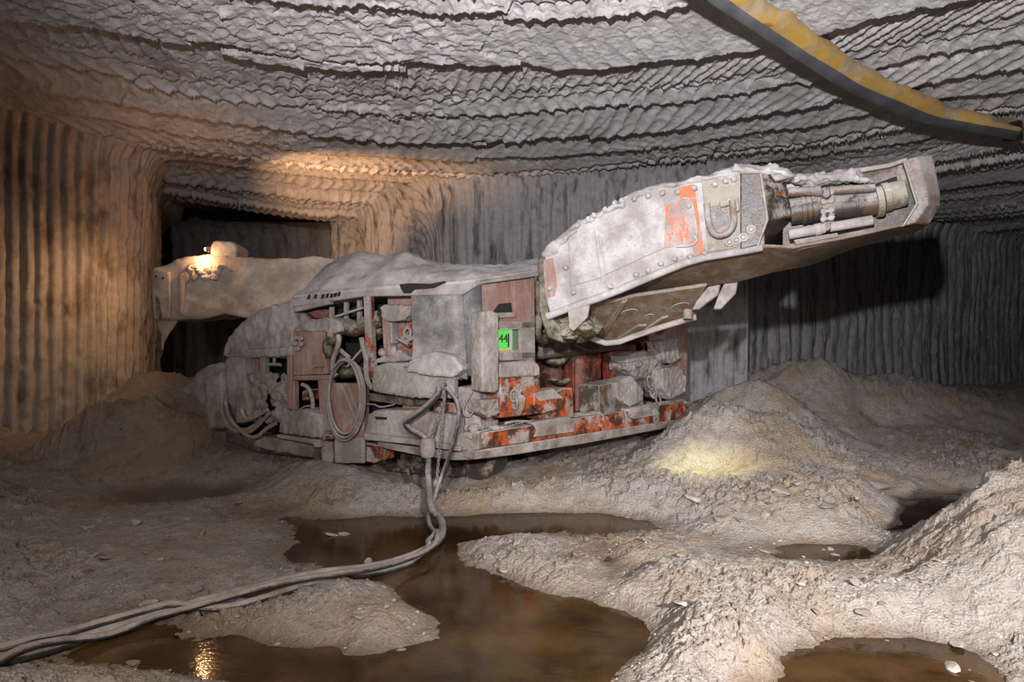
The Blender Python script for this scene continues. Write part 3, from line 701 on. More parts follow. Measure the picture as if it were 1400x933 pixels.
pz('skid_plate', S, [(516, 604), (570, 612), (629, 619), (652, 618), (650, 629), (620, 630), (575, 624), (516, 612)], .03, .5, M['steeld'], bevel=.01)
pz('frame_leg', S, [(500, 606), (516, 609), (516, 632), (512, 634), (500, 632)], -.02, .2, M['orange'], bevel=.01)
pz('frame_leg', S, [(519, 613), (527, 615), (526, 630), (520, 628)], -.06, .2, M['orange'], bevel=.01)
mb = MB(); mb.tube([S(500, 553, -.0), S(512, 553, .02), S(520, 558, .02), S(540, 553, -.06)], .01, 6, 2); mb.build('thin_lead', M['hose'], root)
# orange post and valve box
post = pz('frame_post', S, [(496.5, 406), (505, 405), (510, 518), (501, 520)], .05, .1, M['orange'], bevel=.006)
pz('post_dust', S, [(497, 406), (505, 405), (507, 455), (499, 456)], .056, .03, M['dust'], post)
vb = MB(); prism(vb, S, [(523, 440), (568, 432), (568, 492), (531, 493), (523, 470)], -.18, .3); vb = vb.build('valve_box', M['orange'], root, bevel=.01)
pz('valve_cover', S, [(519, 420), (527, 416), (562, 418), (560, 430), (551, 438.5), (531, 440), (521, 436)], .02, .28, M['dust'], vb, remesh=.016, smooth=3, disp=.02, dsize=.04)
pz('valve_stile', S, [(522, 436), (530, 438), (534, 486), (529, 489), (524, 474)], -.01, .2, M['red'], vb, bevel=.008)
pz('valve_stile', S, [(531, 441), (536, 441), (536, 470), (534, 470)], -.02, .16, M['dust'], vb, bevel=.006)
mb = MB(); mb.tube([S(541, 462, -.12), S(549, 467, -.06), S(560, 472, -.04)], .02, 8, 1); mb.build('valve_handle', M['steeld'], vb)
mb = MB(); cc = S(557, 455, -.08); mb.loop([cc + S.u * .045 * math.cos(a) + Vector((0, 0, .055)) * math.sin(a) for a in [2 * math.pi * k / 20 for k in range(20)]], .018); mb.tube([S(557, 466, -.08), S(566, 461, -.06)], .025, 8); mb.build('valve_ring', M['dust'], vb)
MB().tube([S(553, 468, -.05), S(559, 472, -.02)], .03, 8).build('valve_knob', M['steeld'], vb); MB().blob(S(538, 452, -.1), (.04, .04, .05), 2, 2, .2).build('valve_knob', M['steeld'], vb)
pz('valve_shelf', S, [(530, 484), (545, 478), (556, 486), (566, 489), (556, 494), (512, 497), (512, 492)], -.02, .3, M['dust'], vb, remesh=.016, smooth=2, disp=.02, dsize=.05)
mb = MB(); mb.blob(S(523, 482, -.05), (.055, .05, .05), 3, 2, .2); mb.blob(S(538, 481, -.04), (.045, .05, .075), 4, 2, .25); mb.build('hose_coupling', M['dust'], root)
pz('hood_plate', S, [(529, 407), (562, 406), (561, 418), (530, 418)], -.2, .1, M['red'], bevel=.01)
# thick hoses
mb = MB(); mb.tube([S(445, 440, -.1), S(462, 446, -.06), S(480, 452, -.05), S(493, 449, -.06), S(507, 440, -.1), S(520, 436, -.14)], [.05, .09, .085, .09, .11, .11], 14, 2); mb.build('air_hose', M['moss'], root, remesh=.018, smooth=2, disp=.025, dsize=.04)
mb = MB(); mb.blob(S(514, 450, -.2), (.14, .1, .12), 7, 3, .4); mb.blob(S(470, 505, -.22), (.22, .12, .12), 8, 3, .3); mb.build('greasy_salt', M['moss'], root)
tb('bent_hose', S, [(462, 458), (464, 466), (460, 480), (455, 492), (454, 506), (460, 515)], .032, M['hose'], off=.04)
tb('bent_hose', S, [(494, 462), (497, 478), (501, 490), (500, 508), (503, 524), (510, 532)], .032, M['hose'], off=.07)
tb('cross_brace', S, [(462, 476), (478, 490)], .028, M['dust'], off=-.05)
tb('cross_brace', S, [(496, 476), (482, 492), (476, 500)], .014, M['dust'], off=-.02)
tb('cross_brace', S, [(459, 433), (496, 421)], .016, M['dust'], off=-.1)
for x0, x1, y1 in ((470, 474, 448), (488, 492, 448), (450, 454, 436)):
    pz('inner_post', S, rect(x0, 408, x1, y1), -.2, .05, M['dust'])
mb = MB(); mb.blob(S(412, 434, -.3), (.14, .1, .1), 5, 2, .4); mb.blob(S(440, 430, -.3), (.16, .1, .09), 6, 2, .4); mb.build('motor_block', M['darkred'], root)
pz('eave_rail', S, [(399, 421), (450, 411), (450, 416), (402, 427)], .05, .08, M['dust'], bevel=.006)
# red control cabinet
cab = pz('control_cabinet', S, [(401, 453), (444, 450), (447, 512), (401, 514)], .04, .35, M['red'], bevel=.012); cab['label'] = 'dusty red bolted control cabinet'
pz('cabinet_hood', S, [(400, 454), (402, 448), (425, 437), (448, 434), (462, 438), (468, 452), (452, 458), (443, 454)], .07, .4, M['dust'], cab, remesh=.018, smooth=4, disp=.025, dsize=.05)
mb = MB()
for x in range(404, 445, 6):
    for y in (456.5 - (x - 404) * .05, 511): MB().blob(S(x, y, .05), (.012, .012, .012), 1, 1, .1).build('cabinet_bolt', M['dust'], cab)
mb = MB()
for (x, y) in ((404, 462), (411, 463), (403, 470), (411, 471), (406, 477)): mb.tube([S(x, y, .03), S(x, y, .1)], .03, 10); mb.blob(S(x + 1, y, .09), (.032, .03, .03), x, 2, .3)
mb.build('cable_gland', M['dust'], cab)
mb = MB(); mb.tube([S(430, 500, .08), S(441, 499, .09)], .025, 8); mb.tube([S(437, 499, .03), S(438, 506, .08)], .018, 8); mb.build('cabinet_latch', M['dust'], cab)
mb = MB(); mb.blob(S(449, 474, .0), (.06, .08, .18), 6, 3, .4); mb.blob(S(452, 464, .0), (.07, .08, .10), 9, 3, .4); mb.build('salt_crust', M['moss'], cab)
# frame under the cabinet
fr = MB()
prism(fr, S, rect(398, 514, 452, 521, -1), .05, .1); prism(fr, S, [(398, 521), (402, 521), (402, 562), (398, 561)], .05, .1); prism(fr, S, [(434, 520), (452, 520), (453, 590), (440, 590), (436, 560)], .05, .1)
fr = fr.build('cabinet_frame', M['red'], root, bevel=.014)
pz('pump', S, [(412, 535), (426, 532), (426, 548), (412, 549)], -.12, .15, M['orange'], fr, bevel=.02)
tb('pump_hose', S, [(413, 526), (421, 529), (426, 540), (428, 552), (427, 566)], .028, M['hose'], fr, off=-.02)
tb('pump_lead', S, [(408, 562), (416, 556), (425, 555), (430, 560)], .012, M['hose'], fr, off=.0)
mb = MB(); prism(mb, S, [(383, 570), (396, 562), (418, 560), (436, 568), (441, 580), (438, 600), (420, 598), (380, 592)], .14, .35); motor = mb.build('drive_motor', M['dust'], root, remesh=.02, smooth=6, disp=.03, dsize=.06)
pz('motor_plate', S, [(378, 594), (436, 602), (436, 612), (430, 612), (428, 608), (378, 599)], .12, .3, M['dust'], bevel=.01)
pz('motor_guard', S, [(346, 596), (381, 600), (429, 610), (425, 627), (381, 620), (346, 612)], -.02, .25, M['steeld'], remesh=.02, smooth=3)
pz('track_frame', S, [(308, 588), (346, 598), (380, 600), (440, 612), (440, 630), (345, 618), (308, 604)], -.12, .4, M['steel'], bevel=.02)
pz('link_pin', S, [(438, 594), (452, 595), (453, 602), (440, 603)], .08, .15, M['orange'], bevel=.012)
# lower panel behind the coil
lp = pz('lower_panel', S, [(456, 524), (497, 525), (497, 632), (457, 633)], -.02, .12, M['red'], bevel=.01)
for k in (0, 9):
    pz('slide_rail', S, [(464 + k, 527), (468 + k, 526.5), (489 + k * .7, 575), (486 + k * .6, 578)], .01, .03, M['dust'], lp, bevel=.004)
pz('panel_skirt', S, [(456, 600), (497, 598), (497, 634), (457, 634)], .01, .06, M['dust'], lp, remesh=.016, smooth=2)
pz('side_leg', S, [(439, 604), (454, 606), (454, 633), (440, 632)], -.02, .1, M['steeld'], bevel=.008)
# left hump, window and rounded hulls
pz('dust_hump', S, [(304, 482), (307, 468), (330, 440), (352, 424), (372, 417), (392, 412), (400, 408), (403, 440), (400, 490), (334, 490), (306, 489)], .0, .8, M['dust'], remesh=.026, smooth=8, disp=.045, dsize=.09)
pz('window_ledge', S, [(333, 478), (398, 474), (399, 487), (334, 490)], .08, .2, M['dust'], remesh=.018, smooth=3, disp=.02, dsize=.05)
pz('window_post', S, rect(392, 486, 398, 560), .06, .1, M['red'], bevel=.008)
pz('window_post', S, rect(355, 488, 361, 524), .02, .1, M['dust'], bevel=.008)
pz('window_post', S, rect(336, 488, 341, 512), .05, .1, M['dust'], bevel=.008)
pz('inner_box', S, rect(338, 490, 352, 512), -.05, .2, M['red'], bevel=.008)
mb = MB(); mb.tube([S(366, 498, -.05), S(384, 499, -.05)], .022, 8); mb.tube([S(375, 488, -.05), S(375, 498, -.05)], .02, 8); mb.build('tap_handle', M['dust'], root)
mb = MB()
for k in range(150):
    py = 508 + 68 * random.random() ** .7; px = random.uniform(338 + max(0, 530 - py) * .3, 397); mb.blob(S(px, py, -.06 + .1 * random.random() * (py - 495) / 80), [random.uniform(.025, .065)] * 3, k, 1, .4)
mb.build('caked_muck', M['dust'], root, remesh=.016, smooth=1, disp=.02, dsize=.03)
mb = MB(); prism(mb, S, [(306, 488), (333, 488), (336, 525), (334, 555), (318, 562), (308, 545)], .04, .5); mb.build('bulged_hose_cover', M['dust'], root, remesh=.028, smooth=10, disp=.03, dsize=.1)
mb = MB(); prism(mb, S, [(243, 534), (258, 525), (268, 508), (285, 498), (305, 497), (309, 520), (306, 560), (310, 585), (284, 588), (276, 560), (262, 545)], .0, .6)
prism(mb, S, [(276, 520), (300, 510), (306, 585), (284, 588)], .1, .3); mb.build('shrouded_roller', M['dust'], root, remesh=.03, smooth=12, disp=.04, dsize=.12)
mb = MB(); prism(mb, S, [(320, 548), (334, 532), (342, 558), (338, 578), (322, 580)], .08, .25); mb.build('hanging_flap', M['dust'], root, remesh=.022, smooth=8)
for k, q in enumerate(([(303, 545), (304, 565), (316, 582), (334, 590), (352, 580), (362, 572)], [(308, 548), (312, 570), (326, 588), (340, 592), (350, 585), (368, 565)], [(302, 560), (310, 584), (326, 592)], [(328, 588), (340, 598), (352, 598), (364, 586), (377, 579)], [(330, 560), (336, 575), (350, 570), (366, 560)])):
    tb('looped_lead', S, q, .026, M['dust'], off=.12 + .02 * k)
# ---- far arm with the working lamp
arm = MB()
endf = [(206, 374), (209, 366), (243, 353), (262, 349), (287, 346), (330, 352), (395, 353), (416, 350), (465, 353), (470, 430), (334, 435), (309, 431), (276, 436), (232, 438), (209, 438), (211, 420)]
prism(arm, A, endf, .15, .95)
arm = arm.build('far_arm', M['dusttan'], root, remesh=.03, smooth=8, disp=.06, dsize=.3)
pz('arm_end_plate', A, [(205, 377), (210, 366), (231, 372), (233, 400), (232, 436), (210, 437)], .2, .12, M['dusttan'], arm, remesh=.02, smooth=3)
pz('arm_flange', A, [(243, 376), (256, 369), (262, 380), (252, 390), (250, 432), (244, 432)], .2, .1, M['dusttan'], arm, remesh=.02, smooth=4)
pz('plate_stain', A, [(212, 402), (218, 410), (222, 432), (219, 437), (213, 430)], .207, .02, M['steel'], arm)
for q in ((213.5, 378), (223, 380.5)): MB().blob(A(q[0], q[1], .205), (.02, .02, .014), 1, 1, .2).build('plate_hole', M['dark'], arm)  # black dots painted as the dark of the holes
mb = MB(); mb.rings([[A(x, y, .1), A(x2, y, .1), A(x2, y, -.1), A(x, y, -.1)] for x, x2, y in ((212, 245, 436), (216, 238, 448), (220, 232, 456), (220, 225, 468), (221, 223, 480))]); mb.build('salt_icicle', M['dusttan'], arm, remesh=.018, smooth=3)
mb = MB(); prism(mb, A, [(287, 348), (287, 337), (292, 328.5), (317, 330), (324, 336), (324, 356), (318, 372), (298, 372), (302, 362), (296, 352)], .14, .66); lampbox = mb.build('lamp_housing', M['dusttan'], arm, remesh=.024, smooth=4, disp=.02, dsize=.08)
LP = A(276, 340.5, -.10)
mb = MB(); mb.tube([A(293, 341, -.06), A(283, 341, -.08)], .045, 14); mb.build('lamp_tube', M['steel'], arm)
mb = MB(); mb.blob(A(282, 341, -.085), (.03, .03, .03), 0, 2, 0); mb.build('lamp_lens', M['lens'], arm)
mb = MB()
for k in range(26):
    a = random.random(); mb.blob(A(262 + 38 * random.random(), 366 + 16 * random.random(), .16), (.07, .05, .06), k, 2, .5)
mb.build('salt_clumps', M['dusttan'], arm)

# ================================================================== conveyor boom
outline = [(742, 372), (744, 352), (757, 335), (795, 303), (840, 280), (882, 258), (940, 246), (1000, 236), (1040, 233), (1046, 335), (1005, 343), (950, 352), (900, 371), (830, 401), (790, 414), (752, 432), (746, 410)]
mb = MB(); prism(mb, B, outline, 0, 1.15)
boom = mb.build('conveyor_boom', M['dustw'], root, bevel=.03); boom['label'] = 'raised dust-covered conveyor boom'
mb = MB(); q = [(748, 350), (757, 337), (795, 305), (840, 282), (882, 260), (940, 247.5), (1000, 237), (1035, 235)]
for k in range(60):
    t = k / 59 * 6.99; a_ = q[int(t)]; b_ = q[int(t) + 1]; f_ = t - int(t); x, y = a_[0] + (b_[0] - a_[0]) * f_, a_[1] + (b_[1] - a_[1]) * f_
    for w in (.08, .32, .6, .85): mb.blob(B(x, y + 1, 0) - B.n * (w + .08 * random.random()) + Vector((0, 0, random.uniform(-.01, .025))), (.11, .15, .036), k * 3 + int(w * 9), 2, .5)
mb.build('boom_dust', M['dustw'], boom, remesh=.026, smooth=5, disp=.02, dsize=.06)
tb('boom_flange', B, [(748, 433), (790, 417), (830, 404), (900, 374), (950, 354), (1005, 345), (1042, 338)], .042, M['dustw'], boom, off=-.01, n=10, smooth=1)
pz('hub_plate', B, [(777, 330), (812, 310), (822, 380), (779, 392)], .02, .05, M['dustw'], boom, bevel=.01)
pz('access_panel', B, [(819, 320), (881, 295), (913, 279), (934, 272), (944, 272.5), (954, 327), (948, 335), (908, 339), (830, 375)], .02, .05, M['dustw'], boom, bevel=.006)
tb('panel_bead', B, [(934, 271), (945, 272), (950, 300), (954, 328), (947, 336), (925, 337)], .012, M['dustw'], boom, off=.025, smooth=1)
tb('panel_bead', B, [(819, 320), (830, 375)], .012, M['dustw'], boom, off=.025, smooth=0)
for q, of in (([(910, 282), (934, 272.5), (943, 273), (952, 327), (946, 334), (908, 338)], .024), ([(928, 256), (949, 252), (963, 346), (951, 350), (946, 338), (954, 328), (944, 272), (930, 274)], .006), ([(743, 356), (756, 352), (762, 390), (758, 405), (748, 408)], .006)):
    pz('paint_patch', B, q, of, .02, (M['orange3'] if q[0][0] == 928 else M['orange2']) if q[0][0] > 800 else M['red'], boom)
pz('handle_plate', B, [(959, 246), (1026, 240), (1033, 300), (1030, 332), (1000, 340), (968, 345)], .012, .04, M['cream'], boom, bevel=.006)
pz('handle_slot', B, [(970, 283), (995, 277), (997, 306), (973, 318)], .016, .04, M['steel'], boom)
pz('slot_window', B, [(972, 301), (994, 292), (995, 304), (974, 313)], .02, .04, M['rubber'], boom)
tb('handle_ring', B, [(966, 279), (968, 300), (972, 318), (984, 324), (998, 318), (1004, 304), (1002, 286), (1001, 274)], .034, M['steeld'], boom, off=.06, smooth=2, n=12)
pz('ring_stop', B, [(983, 276), (1000, 268), (1009, 268), (1011, 288), (1003, 292), (999, 280), (985, 284)], .06, .06, M['cream'], boom, bevel=.008)
pz('paint_patch', B, [(1015, 268), (1022, 264), (1030, 305), (1024, 312)], .018, .02, M['orange'], boom)
z6 = lambda x, y: (720 + x / 3.73, 220 + y / 3.73)
mb = MB()
for x, y in [(345, 280), (315, 300), (260, 330), (400, 250), (450, 215), (487, 205), (550, 195), (622, 180), (693, 165), (770, 160), (855, 140), (240, 670), (425, 640), (560, 580), (620, 560), (685, 525), (757, 500), (835, 490), (910, 470), (120, 650), (200, 545), (960, 120), (1015, 105), (1060, 95), (830, 230), (860, 390)]:
    px, py = z6(x, y); c = B(px, py, .01); MB().blob(c + B.n * .012, (.032, .03, .032), int(x), 2, .3).build('edge_bolt', M['dustw'], boom)
mb = MB()
for x, y in [(1070, 405), (1105, 390), (1145, 350), (1035, 415)]:
    px, py = z6(x, y); c = B(px, py, .03); mb = MB(); mb.loop([c + (B.u * math.cos(a) + Vector((0, 0, 1)) * math.sin(a)) * .036 for a in [2 * math.pi * k / 16 for k in range(16)]], .012); mb.tube([c - B.n * .03, c + B.n * .015], .02, 8); mb.build('washer_bolt', M['dustw'], boom)
# end block with chamfered nose
mb = MB()
def ringB(pts, off): return [B(x, y, off) for x, y in pts]
r0 = [(1012, 236), (1040, 237), (1049, 300), (1036, 336), (1012, 342)]; r1 = [(1012, 233), (1072, 238), (1085, 296), (1046, 337), (1012, 343)]
rb = ringB(r1, -.26)
mb.rings([ringB(r0, .03), rb, [p - B.n * .85 for p in rb]])
eb = mb.build('boom_end_block', M['steelb'], root, bevel=.014)
for q in ([(1043, 238), (1061, 238.5), (1068, 250), (1056, 249), (1046, 246)], [(1058, 265), (1072, 261), (1077, 275), (1070, 281), (1063, 272), (1054, 270)]):
    bkp = MB(); fr_ = [B(x, y, .045 - .29 * max(0, (x - 1042)) / 36) for x, y in q]; bkp.rings([fr_, [p - B.n * .04 for p in fr_]]); bkp.build('paint_patch', M['orange'], eb)
tb('block_edge', B, [(1012, 236, .03), (1040, 237, .04), (1049, 300, .04), (1036, 336, .03)], .016, M['cream'], eb, smooth=0)
mb = MB()
for k in range(34):
    x = 988 + 84 * random.random(); t = random.random(); c = B(x, 235, -.02) - B.n * (.05 + .8 * t)
    h = .16 * math.sin(math.pi * min(1, max(0, (x - 984) / 92))) * (.4 + .6 * t)
    mb.blob(c + Vector((0, 0, h * .6 - .02)), (.13, .12, .05 + h * .5), k, 2, .7)
mb.build('block_dust', M['dustw'], eb, remesh=.022, smooth=2, disp=.04, dsize=.06)
# belly of the boom
near = [(752, 431), (790, 415), (830, 402), (900, 372), (950, 353), (1005, 344), (1046, 338), (1085, 340), (1160, 326), (1232, 310)]
keel = [(770, 462), (800, 440), (840, 412), (900, 400), (955, 393), (1009, 386), (1060, 372), (1105, 364), (1170, 339), (1262, 309)]
rings = []
for (nx_, ny_), (kx, ky) in zip(near, keel):
    p = B(nx_, ny_, -.03); k_ = B(kx, ky, -.62); rr = p - B.n * 1.1; tp = p + Vector((0, 0, .03)); rings.append([p, k_, rr, rr + Vector((0, 0, .03)), tp])
mb = MB(); mb.rings(rings); mb.build('boom_belly', M['belly'], root, bevel=.01)
# yoke: inner plate, cap, top strip, shafts
yk = pz('yoke_plate', B, [(1070, 238), (1160, 236), (1233, 222), (1253, 280), (1232, 309), (1195, 319), (1085, 340), (1070, 336)], -.36, .06, M['steelb'], bevel=.006)
yk['label'] = 'open dark yoke at the boom tip'
pz('yoke_recess', B, [(1195, 252), (1226, 241), (1232, 277), (1196, 290)], -.355, .08, M['dark'], yk)  # black plate painted as the shade of the opening
pz('olive_patch', B, [(1160, 237), (1200, 229), (1212, 232), (1190, 243), (1170, 245)], -.352, .02, M['moss'], yk)
c0 = [(1240, 222), (1246, 218), (1264, 279), (1240, 309), (1233, 309), (1254, 279)]
mb = MB()
a0 = [(1234, 221), (1246, 215), (1270, 213), (1262, 222), (1278, 268), (1280, 280), (1262, 306), (1234, 310), (1254, 279)]
a1 = [(1238, 221), (1264, 211), (1274, 213), (1277, 220), (1286, 264), (1285, 282), (1271, 307), (1236, 311), (1256, 279)]
fr_ = ringB([(1236, 221), (1243, 217), (1252, 215), (1256, 222), (1268, 268), (1268, 281), (1252, 305), (1235, 310), (1254, 279)], -.12)
bk_ = ringB(a1, -.28)
mb.rings([fr_, bk_, [p - B.n * .65 for p in bk_]]); cap = mb.build('yoke_cap', M['steeld'], root, bevel=.014)
tb('cap_edge', B, [(1236, 221, -.11), (1254, 279, -.11), (1235, 309, -.11)], .013, M['cream'], cap, smooth=0)
for q in ([(1252, 222), (1272, 219), (1273, 223), (1254, 226)], [(1256, 233), (1268, 232), (1269, 236), (1259, 237)]):
    fr_ = [B(x, y, -.1 - .17 * (x - 1250) / 22) for x, y in q]; b_ = MB(); b_.rings([fr_, [p - B.n * .04 for p in fr_]]); b_.build('paint_patch', M['orange2'], cap)
pz('yoke_top', B, [(1076, 240), (1120, 238), (1215, 223), (1240, 215), (1242, 220), (1218, 228), (1120, 246), (1076, 246)], -.26, .85, M['dust'], bevel=.01)
pz('yoke_sill', B, [(1046, 338), (1085, 333), (1190, 312), (1236, 304), (1236, 311), (1160, 327), (1085, 344), (1050, 343)], -.1, .6, M['belly'], bevel=.01)
mb = MB()
for k in range(26):
    t = random.random(); mb.blob(B(1082 + 90 * t, 252 - 12 * t, -.2) - B.n * (.3 * random.random()) + Vector((0, 0, random.uniform(-.01, .05))), (.11, .09, .045), k, 2, .6)
for k in range(5): mb.blob(B(1166 + 4 * k, 243 + 1.5 * k, -.2), (.09, .06, .025), k + 50, 2, .4)
mb.build('yoke_dust', M['dustw'], root, remesh=.02, smooth=1, disp=.05, dsize=.05)
def shaft(name, a, b, r, mat, off, rings_=(), parent=None):
    p, q = B(a[0], a[1], off), B(b[0], b[1], off); m_ = MB(); m_.tube([p, q], r, 24)
    for t, w, k in rings_:
        c = p.lerp(q, t); d = (q - p).normalized(); m_.tube([c - d * w, c + d * w], r * k, 24)
    return m_.build(name, mat, parent or yk, bevel=.004)
shaft('drive_shaft', (1080, 290), (1121, 283), .135, M['steelb'], -.25, ((.45, .02, 1.12), (.62, .02, 1.12), (.8, .025, 1.15), (.95, .02, 1.05)))
shaft('drive_shaft', (1140, 284), (1200, 277), .125, M['steelb'], -.25, ((.08, .03, 1.06), (.5, .012, 1.04)))
shaft('shaft_collar', (1197, 277), (1206, 275.5), .155, M['cream'], -.25)
shaft('end_roller', (1207, 271), (1236, 264), .135, M['cream'], -.28, ((.15, .03, 1.08),))
shaft('coupling', (1121, 284), (1142, 282), .10, M['steeld'], -.22)
mb = MB()
for y in (264, 276, 289, 300): mb.blob(B(1126, y, -.1), (.035, .03, .035), y, 2, .3); mb.blob(B(1137, y - 2, -.1), (.035, .03, .035), y + 5, 2, .3)
prism(mb, B, [(1123, 258), (1130, 256), (1130, 306), (1123, 308)], -.14, .1); prism(mb, B, [(1134, 256), (1142, 255), (1141, 303), (1134, 305)], -.14, .1)
mb.build('coupling_clamp', M['dustw'], yk, remesh=.013, smooth=1)
shaft('tie_rod', (1078, 263), (1122, 261), .045, M['steeld'], -.1, ((.9, .03, 1.2),)); shaft('tie_rod', (1134, 261), (1196, 257), .04, M['steeld'], -.12)
shaft('tie_rod', (1078, 321), (1128, 312), .05, M['dust'], -.06, ((.8, .03, 1.2),)); shaft('tie_rod', (1134, 311), (1193, 301), .048, M['dust'], -.08)
for c0 in ((1130, 264), (1131, 309)):
    pz('rod_clip', B, [(c0[0] - 5, c0[1] - 5), (c0[0] + 5, c0[1] - 6), (c0[0] + 6, c0[1] + 4), (c0[0], c0[1] + 8), (c0[0] - 6, c0[1] + 5)], -.03, .06, M['steel'], yk, bevel=.01)
pz('yoke_foot', B, [(1085, 328), (1145, 318), (1147, 324), (1088, 336)], -.06, .12, M['steeld'], yk, bevel=.01)
# lift bracket under the boom
def boff(x, y): return -.30 - .50 * max(0, (y - (420 - .177 * (x - 803))) / 45)
def slant(mb, pts, lift, th):
    fr_ = [B(x, y, boff(x, y) + lift) for x, y in pts]; d_ = Vector((0, 0, 1)) * th * .8 - B.n * th * .6
    return mb.rings([fr_, [p + d_ for p in fr_]])
br = slant(MB(), [(803, 420), (870, 405), (967, 391), (945, 430), (953, 434), (881, 452), (836, 470), (815, 462), (800, 448)], 0, .05)
br = br.build('lift_bracket', M['belly'], root, bevel=.012)  # darker brown steel also stands for the shade under the boom
for (x, y, w, h) in ((859, 430, 13.5, 5.5), (930, 421, 13.5, 6), (887, 434, 7, 3.5)):
    slant(MB(), [(x + w * math.cos(a), y + h * math.sin(a) - .22 * w * math.cos(a)) for a in [2 * math.pi * k / 24 for k in range(24)]], .010, .02).build('bracket_hole', M['steeld'], br)
for q in ([(818, 460), (850, 415), (858, 412), (826, 464)], [(838, 468), (872, 446), (884, 446), (842, 472)], [(881, 452), (905, 436), (914, 434), (892, 450)], [(800, 448), (812, 436), (828, 452), (818, 462)]):
    slant(MB(), q, .05, .08).build('bracket_rib', M['belly'], br, bevel=.008)
for q in ([(968, 392), (985, 389), (982, 404), (955, 424), (946, 424), (952, 412)], [(990, 388), (1009, 386), (1006, 402), (985, 424), (975, 424), (981, 406)]):
    pz('bracket_prong', B, q, -.4, .12, M['steeld'], br, bevel=.015)
tb('bracket_hose', B, [(806, 462, -.62), (835, 472, -.72), (880, 455, -.72), (935, 438, -.72), (952, 434, -.72)], .035, M['dust'], br, smooth=1)
pz('hanging_fang', B, [(776, 424), (806, 417), (803, 434), (784, 453), (778, 449)], .02, .06, M['dust'], bevel=.01)
mb = MB()
for k in range(18): mb.blob(B(752 + 60 * random.random(), 440 + 24 * random.random(), -.15 - .3 * random.random()), (.13, .12, .08), k, 2, .5)
mb.build('greasy_underside', M['moss'], root, remesh=.022, smooth=2, disp=.04, dsize=.05)
pz('swivel_seal', B, [(735, 356), (745, 350), (750, 432), (766, 448), (770, 470), (748, 462), (737, 430)], -.05, .5, M['moss'], bevel=.02)
# pale headlamp tucked on the platform's far end
HL = B(940, 440, -.38)
mb = MB(); mb.tube([B(940, 424, -.40), B(940, 437, -.38)], .05, 14); hl = mb.build('work_lamp', M['steel'], root)
# no lamp rod is built at the far left of the far arm
# ================================================================== cables, chain, coil
def gz(x, y): return float(floor_z(np.array([x]), np.array([y]))[0])
def gpt(px, py, lift):
    z = -.1
    for _ in range(6):
        d = FPX * (CAMZ - z) / (py - 466.5); x = (px - 700) / FPX * d; z = max(gz(x, d), W0 - .02) + lift
    return Vector((x, d, z))
def cable(name, pts, r, mat, label, cat, group=None, n=12, smooth=2):
    q = [Vector(p) for p in pts]
    for _ in range(smooth):
        w = [q[0]]
        for a, b in zip(q, q[1:]): w += [a.lerp(b, .25), a.lerp(b, .75)]
        q = w + [q[-1]]
    d = []
    for a, b in zip(q, q[1:]):
        k = max(1, int((b - a).length / .05)); d += [a.lerp(b, i / k) for i in range(k)]
    q = d + [q[-1]]
    for pl_, rl_ in LAID:                      # lie on the cables laid before, not inside them
        for i, p in enumerate(q):
            c = min(pl_, key=lambda v: (v - p).length_squared); e = p - c; need = r + rl_ + .004
            if e.length < need: q[i] = c + (e + Vector((0, 0, need * .6))).normalized() * need
    for _ in range(2): q = [q[0]] + [(q[i - 1] + q[i] * 2 + q[i + 1]) / 4 for i in range(1, len(q) - 1)] + [q[-1]]
    LAID.append((q, r))
    mb = MB(); mb.tube(q, r, n, 0); o = mb.build(name, mat, None, ang=60); return tag(o, label, cat, group)
LAID = []
hang = [S(600, 530, .2), S(600, 538, .22), S(587, 554, .24), S(566, 569, .25), S(552, 579, .25), S(560, 587, .25), S(579, 596, .24), S(585, 606, .22), S(585, 640, .22), S(586, 665, .26)]
low = [gpt(590, 684, .14), gpt(601, 704, .08), gpt(607, 724, .07), gpt(600, 742, .06), gpt(562, 763, .06), gpt(500, 778, .05), gpt(440, 786, .05), gpt(370, 800, .05), gpt(290, 820, .05), gpt(220, 838, .05), gpt(150, 862, .05), gpt(60, 888, .05), gpt(-30, 908, .05), gpt(-130, 930, .05)]
o = cable('trailing_cable', hang + low, .036, M['cable'], 'thick dusty cable bending from the storage box through a grey sleeve down to the pool', 'cable')
mb = MB(); mb.tube([S(584.5, 599, .23), S(584.5, 603, .23), S(584.5, 622, .23), S(584.5, 626, .23)], [.06, .088, .088, .06], 14, 1); sl = mb.build('cable_sleeve', M['dust'], o, remesh=.014, smooth=2)
hang2 = [S(611, 530, .22), S(616, 538, .24), S(626, 550, .25), S(628.5, 576, .25), S(618, 612, .25), S(606, 648, .25), S(600, 660, .27)]
low2 = [gpt(592, 686, .16), gpt(584, 706, .07), gpt(588, 722, .05), gpt(601, 733, .12), gpt(590, 752, .12), gpt(550, 768, .10), gpt(500, 780, .09), gpt(430, 788, .09), gpt(360, 803, .08), gpt(300, 820, .08), gpt(220, 848, .05), gpt(140, 874, .05), gpt(50, 897, .05), gpt(-30, 914, .05)]
o = cable('trailing_cable', hang2 + low2, .023, M['cable'], 'thinner grey cable crossing over the thick one below the hanging chain', 'cable')
mb = MB(); mb.blob(S(598, 662, .27), (.05, .045, .055), 3, 2, .3); mb.build('cable_clamp', M['dust'], o)
low3 = [gpt(603, 735, .03), gpt(575, 768, .03), gpt(520, 783, .03), gpt(440, 795, .02), gpt(370, 812, .03), gpt(300, 832, .03), gpt(240, 842, .04), gpt(180, 852, .06), gpt(100, 872, .06), gpt(0, 896, .07), gpt(-100, 915, .06)]
cable('trailing_cable', low3, .026, M['cable'], 'black cable lying lowest on the mud beside the two grey ones', 'cable')
